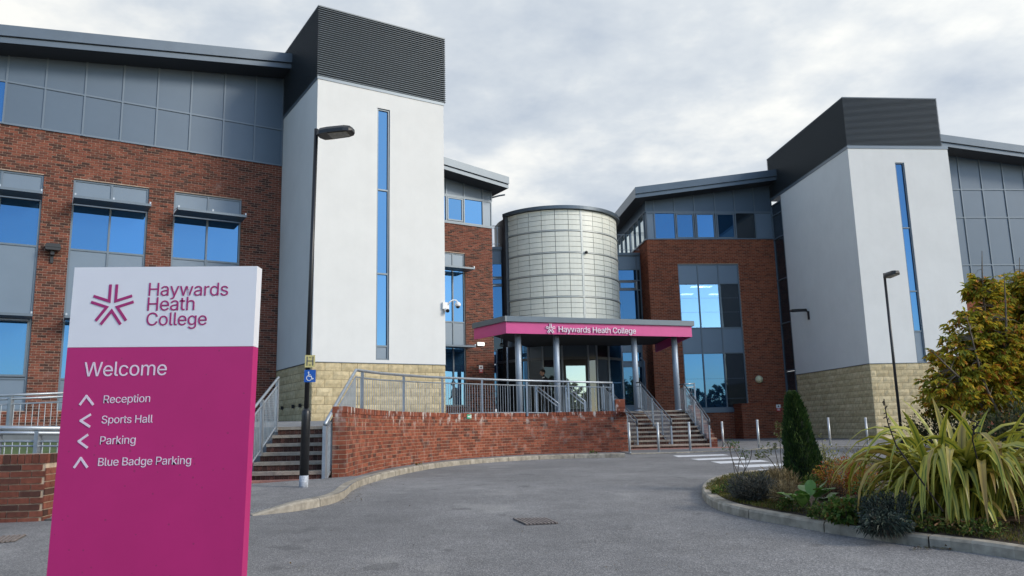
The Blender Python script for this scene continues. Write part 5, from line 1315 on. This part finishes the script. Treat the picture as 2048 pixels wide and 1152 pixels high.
M['flax'] = flax_mat(); FLAX_SCALE = (.98, .98, 1.36)
fb = gb(1928, 1038)
flax = thing('flax_plant', 'large variegated yellow and green flax with arching strap leaves', 'plant', fb)
def blade(az, r0, L, p0, bend, w, twist=0.0, n=10):
    m = MB(); m.uv = []; h = Vector((math.cos(az), math.sin(az), 0)); s0 = Vector((-h.y, h.x, 0)); p = h*r0+Vector((0, 0, -.02)); ang = p0
    for i in range(n+1):
        f = i/n; d = h*math.cos(ang)+Vector((0, 0, 1))*math.sin(ang); nrm_ = -h*math.sin(ang)+Vector((0, 0, 1))*math.cos(ang)
        tw_ = twist*f; s = s0*math.cos(tw_)+nrm_*math.sin(tw_); nn_ = nrm_*math.cos(tw_)-s0*math.sin(tw_)
        ww = w*(.55+1.1*f if f < .4 else 1.0)*(1 if f < .6 else max(.03, 1-((f-.6)/.4)**1.6)); fold = .28*(1-.6*f)
        m.v += [tuple(p+s*ww/2+nn_*ww*fold), tuple(p), tuple(p-s*ww/2+nn_*ww*fold)]; m.uv += [(0, f), (.5, f), (1, f)]
        p = p+d*(L/n); ang -= bend/n*(.6+.8*f)
        if p.z < .015: p.z = .015
    for i in range(n):
        b = i*3; m.f += [(b, b+1, b+4, b+3), (b+1, b+2, b+5, b+4)]
    return m
flax.scale = FLAX_SCALE
rosettes = [Vector((0, 0, 0)), Vector((.34, -.05, 0)), Vector((-.32, .02, 0)), Vector((.1, .3, 0)), Vector((-.12, -.26, 0)), Vector((.2, -.28, 0)), Vector((.62, .05, 0)), Vector((-.2, .28, 0))]
for i in range(298):
    az = RNG.uniform(0, 2*math.pi); inner = RNG.random()
    if inner < .06: L, p0, bd = RNG.uniform(.75, 1.0), math.radians(RNG.uniform(68, 88)), math.radians(RNG.uniform(40, 95))
    elif inner < .70: L, p0, bd = RNG.uniform(.9, 1.3), math.radians(RNG.uniform(64, 86)), math.radians(RNG.uniform(150, 200))
    else: L, p0, bd = RNG.uniform(.65, 1.0), math.radians(RNG.uniform(52, 76)), math.radians(RNG.uniform(140, 190))
    obj('leaf', blade(az, RNG.uniform(.02, .12), L, p0, bd, RNG.uniform(.046, .07), RNG.uniform(-.7, .7)), M['flax'], flax, smooth=True, loc=rosettes[int(RNG.integers(8))]*.62)
m = MB()
for (px, py), (qx, qy) in (((1792, 890), (1768, 798)), ((1945, 880), (1958, 842))):
    a = at_depth(px, py, 6.4)-fb; b = at_depth(qx, qy, 6.4)-fb; a, b = [Vector((v.x/.98, v.y/.98, v.z/1.36)) for v in (a, b)]
    m.tube([Vector((a.x*.6, a.y, .1)), a, a.lerp(b, .5)+Vector((-.02, 0, 0)), b], [.007, .006, .005, .004], 5)
    for k in range(9):
        q = a.lerp(b, .3+.08*k)+Vector((-.015, 0, 0)); m.tube([q, q+Vector((RNG.uniform(-.05, .05), RNG.uniform(-.03, .03), RNG.uniform(-.01, .03)))], .004, 4)
obj('flower_stalk', m, mat('dead_stalk', (.02, .014, .012), .9), flax)
dl = MB()
for i in range(70):
    a = RNG.uniform(math.pi*.95, math.pi*2.05); r0 = RNG.uniform(.25, .6); p = Vector((math.cos(a)*r0, math.sin(a)*r0*.8, .02)); dl.tube([p, p+Vector((math.cos(a+RNG.uniform(-.8, .8)), math.sin(a+RNG.uniform(-.8, .8)), RNG.uniform(-.02, .1)))*RNG.uniform(.15, .4)], .005, 3)
tag(obj('dead_leaves', dl, mat('straw', (.22, .12, .06), .9, noise=(9, .4)), flax), kind='stuff')

# ------------------------------------------------------------------ conifer
cb = gb(1612, 967, .1)
con = thing('conifer', 'small dark green upright conifer with a twin tip in the planting bed', 'tree', cb); ctop = at_Y(1596, 783, cb.y).z-cb.z
M['conifer'] = leaf_mat('conifer_leaf', [(0, (.016, .036, .010)), (.5, (.034, .072, .015)), (.85, (.06, .115, .022)), (1, (.11, .15, .03))], trans=.12)
kx = proj(cb)[2]/F_PX
def cprof(f): return kx*float(np.interp(f, [0, .1, .35, .6, .85, .95, 1], [32, 35, 30, 24, 16, 11, 4]))
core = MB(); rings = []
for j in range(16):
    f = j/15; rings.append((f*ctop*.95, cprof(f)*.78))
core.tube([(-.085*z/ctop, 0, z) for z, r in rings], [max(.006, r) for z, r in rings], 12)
obj('dark_core', core, mat('conifer_core', (.008, .014, .005), .95), con)  # solid dark filler added to block the view through the foliage
lf = MB()
for i in range(13000):
    f = RNG.random()**1.25; a = RNG.uniform(0, 2*math.pi); z = f*ctop*.98; r = cprof(f)*(.76+.3*RNG.random()+.1*math.sin(a*5+f*12)+.06*math.sin(a*11-f*25))
    off = -.085*z/ctop
    if f > .86: off += (.05 if i % 2 else -.045)*(f-.82)*6*kx*12
    h = Vector((math.cos(a), math.sin(a), 0)); p = Vector((off, 0, z))+h*r; d = h*RNG.uniform(.15, .75)+Vector((0, 0, 1))+rdir()*.35
    add_leaf(lf, p, d, RNG.uniform(.025, .06), RNG.uniform(.007, .014), up=h.cross(Vector((0, 0, 1)))+rdir()*.6)
obj('foliage', lf, M['conifer'], con); obj('trunk', MB().tube([(0, 0, -.05), (0, 0, .15)], .02, 6), M['bark'], con)

# ------------------------------------------------------------------ small plants of the bed
M['lav'] = leaf_mat('lavender_leaf', [(0, (.03, .032, .028)), (.5, (.075, .08, .066)), (1, (.14, .13, .10))], trans=.1)
M['straw_leaf'] = leaf_mat('dry_grass', [(0, (.14, .10, .05)), (.5, (.26, .20, .10)), (1, (.38, .31, .17))])
M['fresh'] = leaf_mat('fresh_leaf', [(0, (.04, .09, .018)), (.5, (.09, .17, .03)), (.8, (.2, .23, .05)), (1, (.2, .09, .035))])
M['flame'] = leaf_mat('flame_leaf', [(0, (.09, .10, .015)), (.35, (.28, .22, .03)), (.6, (.36, .20, .025)), (.8, (.38, .10, .03)), (1, (.30, .035, .03))], patch=(4, .6))
M['heath'] = leaf_mat('heath_leaf', [(0, (.02, .026, .022)), (.5, (.05, .07, .055)), (.9, (.11, .14, .10)), (1, (.18, .18, .14))], trans=.1)
M['berg'] = leaf_mat('bergenia_leaf', [(0, (.05, .12, .018)), (.6, (.09, .20, .03)), (1, (.16, .27, .05))], rough=.3, trans=.2, spec=.6)
M['pale_leaf'] = leaf_mat('pale_leaf', [(0, (.13, .15, .04)), (.5, (.24, .24, .07)), (1, (.38, .36, .18))])
def rel(px, py): return gb(px, py)
shrub('lavender', 'grey lavender bush at the left of the planting bed', 'plant', rel(1508, 1000), (.26, .22, .125), 3600, .06, .008, M['lav'], upness=.55, stems=60, stemmat=mat('lav_stem', (.11, .09, .07), .95))
shrub('dry_grass', 'straw coloured dry tuft between the lavender and the round-leaved plant', 'plant', rel(1572, 1008), (.13, .12, .095), 900, .07, .005, M['straw_leaf'], upness=.5, stems=30)
shrub('dry_grass', 'pale dry grass behind the lavender, left of the conifer', 'plant', rel(1562, 985), (.2, .18, .11), 1300, .09, .005, M['straw_leaf'], upness=.75, stems=25)
shrub('flame_shrub', 'orange, red and yellow small-leaved shrub right of the conifer', 'shrub', rel(1696, 990), (.33, .25, .19), 4200, .03, .016, M['flame'], upness=.35, stems=20)
shrub('ground_shrub', 'low green and brown leafy mound spilling over the kerb', 'plant', rel(1692, 1044), (.17, .15, .10), 1300, .045, .034, M['fresh'], upness=.2, stems=20, droop=.2)
shrub('brown_growth', 'brown withered stems between the round leaves and the flax', 'plant', rel(1670, 1012), (.14, .12, .10), 700, .05, .012, leaf_mat('withered', [(0, (.07, .04, .025)), (1, (.2, .12, .07))]), upness=.3, stems=50)
shrub('heath', 'dark grey-green heath mound below the flax leaves', 'plant', rel(1785, 1052), (.27, .2, .13), 3800, .045, .009, M['heath'], upness=.25, stems=40)
shrub('heath', 'dark mound of fine twigs hanging over the kerb below the flax', 'plant', rel(1770, 1064), (.2, .11, .07), 1600, .05, .006, M['heath'], upness=.1, stems=40, droop=.5)
shrub('pale_shrub', 'thin pale yellow shrub just right of the conifer', 'shrub', rel(1655, 950), (.2, .2, .21), 500, .05, .018, M['pale_leaf'], upness=.5, stems=40)
shrub('seed_heads', 'brown dried seed heads behind the flame coloured shrub', 'plant', rel(1722, 955), (.28, .22, .2), 700, .05, .006, M['straw_leaf'], upness=.7, stems=50)
for (px, py, rx, rz_, n_, lab) in ((1588, 1018, .12, .06, 420, 'small green mound in front of the dry tuft'), (1645, 1036, .11, .06, 380, 'small green mound below the large round leaves'), (1740, 1006, .17, .12, 900, 'green shrub between the flame coloured shrub and the flax'), (1850, 1058, .16, .06, 500, 'low green cover at the foot of the flax'), (1960, 1066, .2, .05, 500, 'low green cover on the kerb side right of the flax base'), (1628, 990, .13, .1, 600, 'small leafy shrub at the foot of the conifer'), (1446, 985, .14, .035, 420, 'flat mossy cushion at the tip of the planting bed'), (2030, 1040, .25, .12, 900, 'green shrub at the right edge beside the flax')):
    shrub('ground_cover', lab, 'plant', rel(px, py), (rx, rx*.8, rz_), n_, .035, .02, M['cover'], upness=.3, stems=8)
# big round leaves
bg = thing('round_leaf_plant', 'plant with large glossy round green leaves below the conifer', 'plant', rel(1622, 1022))
for i in range(30):
    a = RNG.uniform(0, 2*math.pi); r0 = RNG.uniform(.02, .15); el = RNG.uniform(.1, 1.1); d = Vector((math.cos(a)*math.cos(el), math.sin(a)*math.cos(el), math.sin(el))); p = Vector((math.cos(a)*r0*1.3, math.sin(a)*r0, .03+RNG.uniform(0, .17)))
    L_, W_ = RNG.uniform(.12, .18), RNG.uniform(.10, .145); s = d.cross(Vector((0, 0, 1))).normalized(); n_ = s.cross(d); m = MB(); m.v = [tuple(p)]
    out = [(.12, .3), (.4, .5), (.7, .48), (.92, .25), (1, 0)]
    pts = [(u, w) for u, w in out]+[(u, -w) for u, w in out[-2::-1]]
    cen = [p+d*L_*.5-n_*L_*.08]
    m.v += [tuple(p+d*L_*u+s*W_*w+n_*L_*(.05*math.sin(u*7+i)+.1*abs(w)-.12*u*u)) for u, w in pts]+[tuple(cen[0])]
    k = len(pts); c_ = k+1; m.f = [(i_, i_+1, c_) for i_ in range(0, k)]+[(k, 0, c_)]
    o = obj('leaf', m, M['berg'], bg, smooth=True)
    obj('leaf_stalk', MB().tube([Vector((0, 0, 0)), p], .004, 4), M['fresh'], o) if i % 3 == 0 else None
def twiggy(label, stems, tufts, key, zc, lw=(.05, .02), n=26):
    b = gb(*stems[0][0]); t = thing('twiggy_plant', label, 'plant', b); s = MB(); l = MB()
    for st in stems:
        P = [at_depth(x, y, zc)-b for x, y in st]; s.tube(spline(P, 3), .0045, 4)
    for px, py, r in tufts:
        c = at_depth(px, py, zc)-b
        for i in range(n): q = rdir()*r*zc/F_PX; add_leaf(l, c+q, rdir()+Vector((0, 0, .4)), lw[0]*RNG.uniform(.6, 1.2), lw[1], up=rdir())
    obj('stem', s, M['bark'], t); obj('foliage', l, M[key], t)
twiggy('thin bare twigs with small leaf tufts at the left tip of the planting bed', [[(1472, 962), (1465, 920), (1455, 885)], [(1474, 962), (1478, 925), (1486, 900)], [(1480, 960), (1500, 920), (1503, 900)], [(1478, 962), (1492, 930), (1487, 905)]], [(1452, 894, 9), (1464, 890, 8), (1470, 890, 7), (1484, 903, 10), (1492, 908, 8)], 'fresh', 9.9, (.035, .014), 22)
twiggy('tall thin shrub with pale yellow leaves left of the conifer', [[(1566, 965), (1562, 920), (1560, 880)], [(1568, 965), (1574, 925), (1568, 870)], [(1564, 965), (1545, 925), (1525, 905)], [(1566, 965), (1550, 900), (1552, 885)]], [(1560, 868, 12), (1572, 862, 11), (1568, 880, 12), (1578, 872, 10), (1556, 852, 6), (1525, 908, 10), (1535, 900, 8), (1545, 893, 8), (1518, 912, 7), (1575, 930, 10)], 'pale_leaf', 9.9, (.045, .018), 26)
twiggy('sparse white-flowered sprig before the forecourt bollards', [[(1480, 958), (1462, 910), (1462, 885)], [(1500, 955), (1470, 900), (1470, 890)]], [(1462, 885, 8), (1470, 893, 9)], 'fresh', 10.4, (.03, .014), 14)
# grass and moss at the bed's edge
gm = MB()
def inside(x, y, poly):
    c = False
    for (x0, y0), (x1, y1) in zip(poly, poly[1:]+poly[:1]):
        if (y0 > y) != (y1 > y) and x < (x1-x0)*(y-y0)/(y1-y0)+x0: c = not c
    return c
bedpoly = [(x+(9 if x < 1440 else 2), y-7 if y > 985 else y+3) for x, y in isl_px]+[(2200, 930), (1640, 930)]
for i in range(26000):
    px, py = (RNG.uniform(1405, 1580), RNG.uniform(945, 1030)) if RNG.random() < .62 else (RNG.uniform(1540, 2060), RNG.uniform(1000, 1095))
    if not inside(px, py, bedpoly): continue
    p = at_ground(px, py, .085); add_leaf(gm, p, Vector((RNG.normal()*.6, RNG.normal()*.6, 1)), RNG.uniform(.015, .05), .007, up=rdir())
tag(obj('grass', gm, leaf_mat('moss_grass', [(0, (.05, .07, .012)), (.5, (.13, .14, .025)), (.8, (.24, .20, .05)), (1, (.16, .08, .03))], patch=(5, .7))), 'yellow-green moss and short grass at the edge of the planting bed', None, None, 'stuff')
lt = MB()
for i in range(420):
    f = RNG.random()
    if f < .4: p = at_ground(RNG.uniform(1830, 1940), RNG.uniform(1080, 1100), .012)
    elif f < .7: q = KC[int(RNG.integers(20, len(KC)-1))]; p = Vector((q.x+RNG.normal()*.12+.1, q.y-abs(RNG.normal())*.12-.03, gz(q.y)+.008))
    else: p = at_ground(RNG.uniform(520, 1500), RNG.uniform(930, 1140), .006)
    add_leaf(lt, p, Vector((RNG.normal(), RNG.normal(), .1)), RNG.uniform(.015, .05)*(1 if f < .7 else .6), .018, up=Vector((0, 0, 1)))
tag(obj('leaf_litter', lt, leaf_mat('litter', [(0, (.05, .035, .02)), (.6, (.12, .08, .035)), (1, (.09, .11, .03))])), 'scattered dead leaves along the kerbs and drain', None, None, 'stuff')
for px, py, lab in ((838, 937, 'small green weed at the kerb below the curved wall'), (1185, 909, 'small green weed at the kerb near the right end of the curved wall'), (1895, 1084, 'small fern-like weed on the drain beside the planting bed')):
    b = at_ground(px, py, .01); shrub('weed', lab, 'plant', b, (.09, .06, .045), 60, .06, .02, M['fresh'], upness=.5, stems=3)

# trees behind the viewer, seen mirrored in the ground-floor windows
wd = MB()
for i in range(54):
    c = Vector((-64+i*2.6+RNG.uniform(-1, 1), RNG.uniform(-46, -30), 0)); h = RNG.uniform(4.5, 8.5); r = RNG.uniform(2.2, 3.8)
    for j in range(240):
        v = rdir()*RNG.random()**.33; add_leaf(wd, c+Vector((v.x*r, v.y*r, h*.55+v.z*h*.5)), rdir(), RNG.uniform(.6, 1.2), .8, up=rdir())
for i in range(2600): add_leaf(wd, Vector((RNG.uniform(-64, 80), RNG.uniform(-31, -29.5), RNG.uniform(0, 2.6))), rdir(), RNG.uniform(.6, 1), .6, up=rdir())
tag(obj('woodland', wd, M['dark_leaf']), 'dark row of trees across the drive, mirrored in the windows', None, None, 'stuff')

# ------------------------------------------------------------------ person at the entrance
pb_ = at_depth(1094, 800, 31.5); pb_.z = dk(pb_.y)
per = thing('person', 'person in dark jacket with white collar looking down by the entrance', 'person', pb_, rz=math.radians(200))
def body(pts, edges, radii, name, material, parent):
    me = bpy.data.meshes.new(name); me.from_pydata(pts, edges, []); me.materials.append(material); o = link(name, me, parent)
    md = o.modifiers.new('skin', 'SKIN'); md.use_smooth_shade = True
    for i, r in enumerate(radii): me.skin_vertices[0].data[i].radius = r
    me.skin_vertices[0].data[0].use_root = True
    o.modifiers.new('sub', 'SUBSURF').levels = 2; o.modifiers['sub'].render_levels = 2; return o
# faces +x locally
pts = [(0, 0, .95), (.02, 0, 1.15), (.05, 0, 1.36), (.08, 0, 1.47), (.13, 0, 1.57), (0, .1, .9), (.02, .1, .5), (-.02, .1, .09), (.1, .1, .04), (0, -.1, .9), (.05, -.1, .5), (.02, -.1, .09), (.14, -.1, .04), (.05, .19, 1.37), (.02, .24, 1.1), (.2, .2, .98), (.05, -.19, 1.37), (.03, -.24, 1.1), (.22, -.18, 1.0)]
eds = [(0, 1), (1, 2), (2, 3), (3, 4), (0, 5), (5, 6), (6, 7), (7, 8), (0, 9), (9, 10), (10, 11), (11, 12), (2, 13), (13, 14), (14, 15), (2, 16), (16, 17), (17, 18)]
rad = [(.15, .12), (.15, .115), (.15, .12), (.06, .06), (.05, .05), (.095, .095), (.07, .07), (.05, .05), (.045, .04), (.095, .095), (.07, .07), (.05, .05), (.045, .04), (.075, .075), (.055, .055), (.042, .042), (.075, .075), (.055, .055), (.042, .042)]
body(pts, eds, rad, 'body', M['jacket'], per)
hdm = MB().sphere((.17, 0, 1.66), .098, 16, 12, 1.2); hdm.sphere((.27, 0, 1.64), .018, 8, 6).sphere((.15, .1, 1.65), .022, 6, 5, 1.4).sphere((.15, -.1, 1.65), .022, 6, 5, 1.4)
hd_ = obj('head', hdm, M['skin'], per, smooth=True)
obj('hair', MB().sphere((.145, 0, 1.70), .105, 14, 10, 1.1), mat('dark_hair', (.02, .014, .01), .8), hd_, smooth=True)
obj('collar', MB().tube([(.1, -.07, 1.49), (.16, 0, 1.46), (.1, .07, 1.49)], .022, 8), M['white'], per)
for s in (-1, 1):
    h = MB(); c = Vector((.22, .19*s, .97)); h.sphere(c, .038, 8, 6, .8)
    for k in range(4): h.tube([c+Vector((.02, (k-1.5)*.016, 0)), c+Vector((.055, (k-1.5)*.018, -.01)), c+Vector((.075, (k-1.5)*.017, -.04))], [.009, .008, .006], 5)
    h.tube([c+Vector((0, -.03*s, .0)), c+Vector((.035, -.05*s, .0)), c+Vector((.05, -.045*s, -.02))], [.01, .009, .007], 5); obj('hand', h, M['skin'], per, smooth=True)
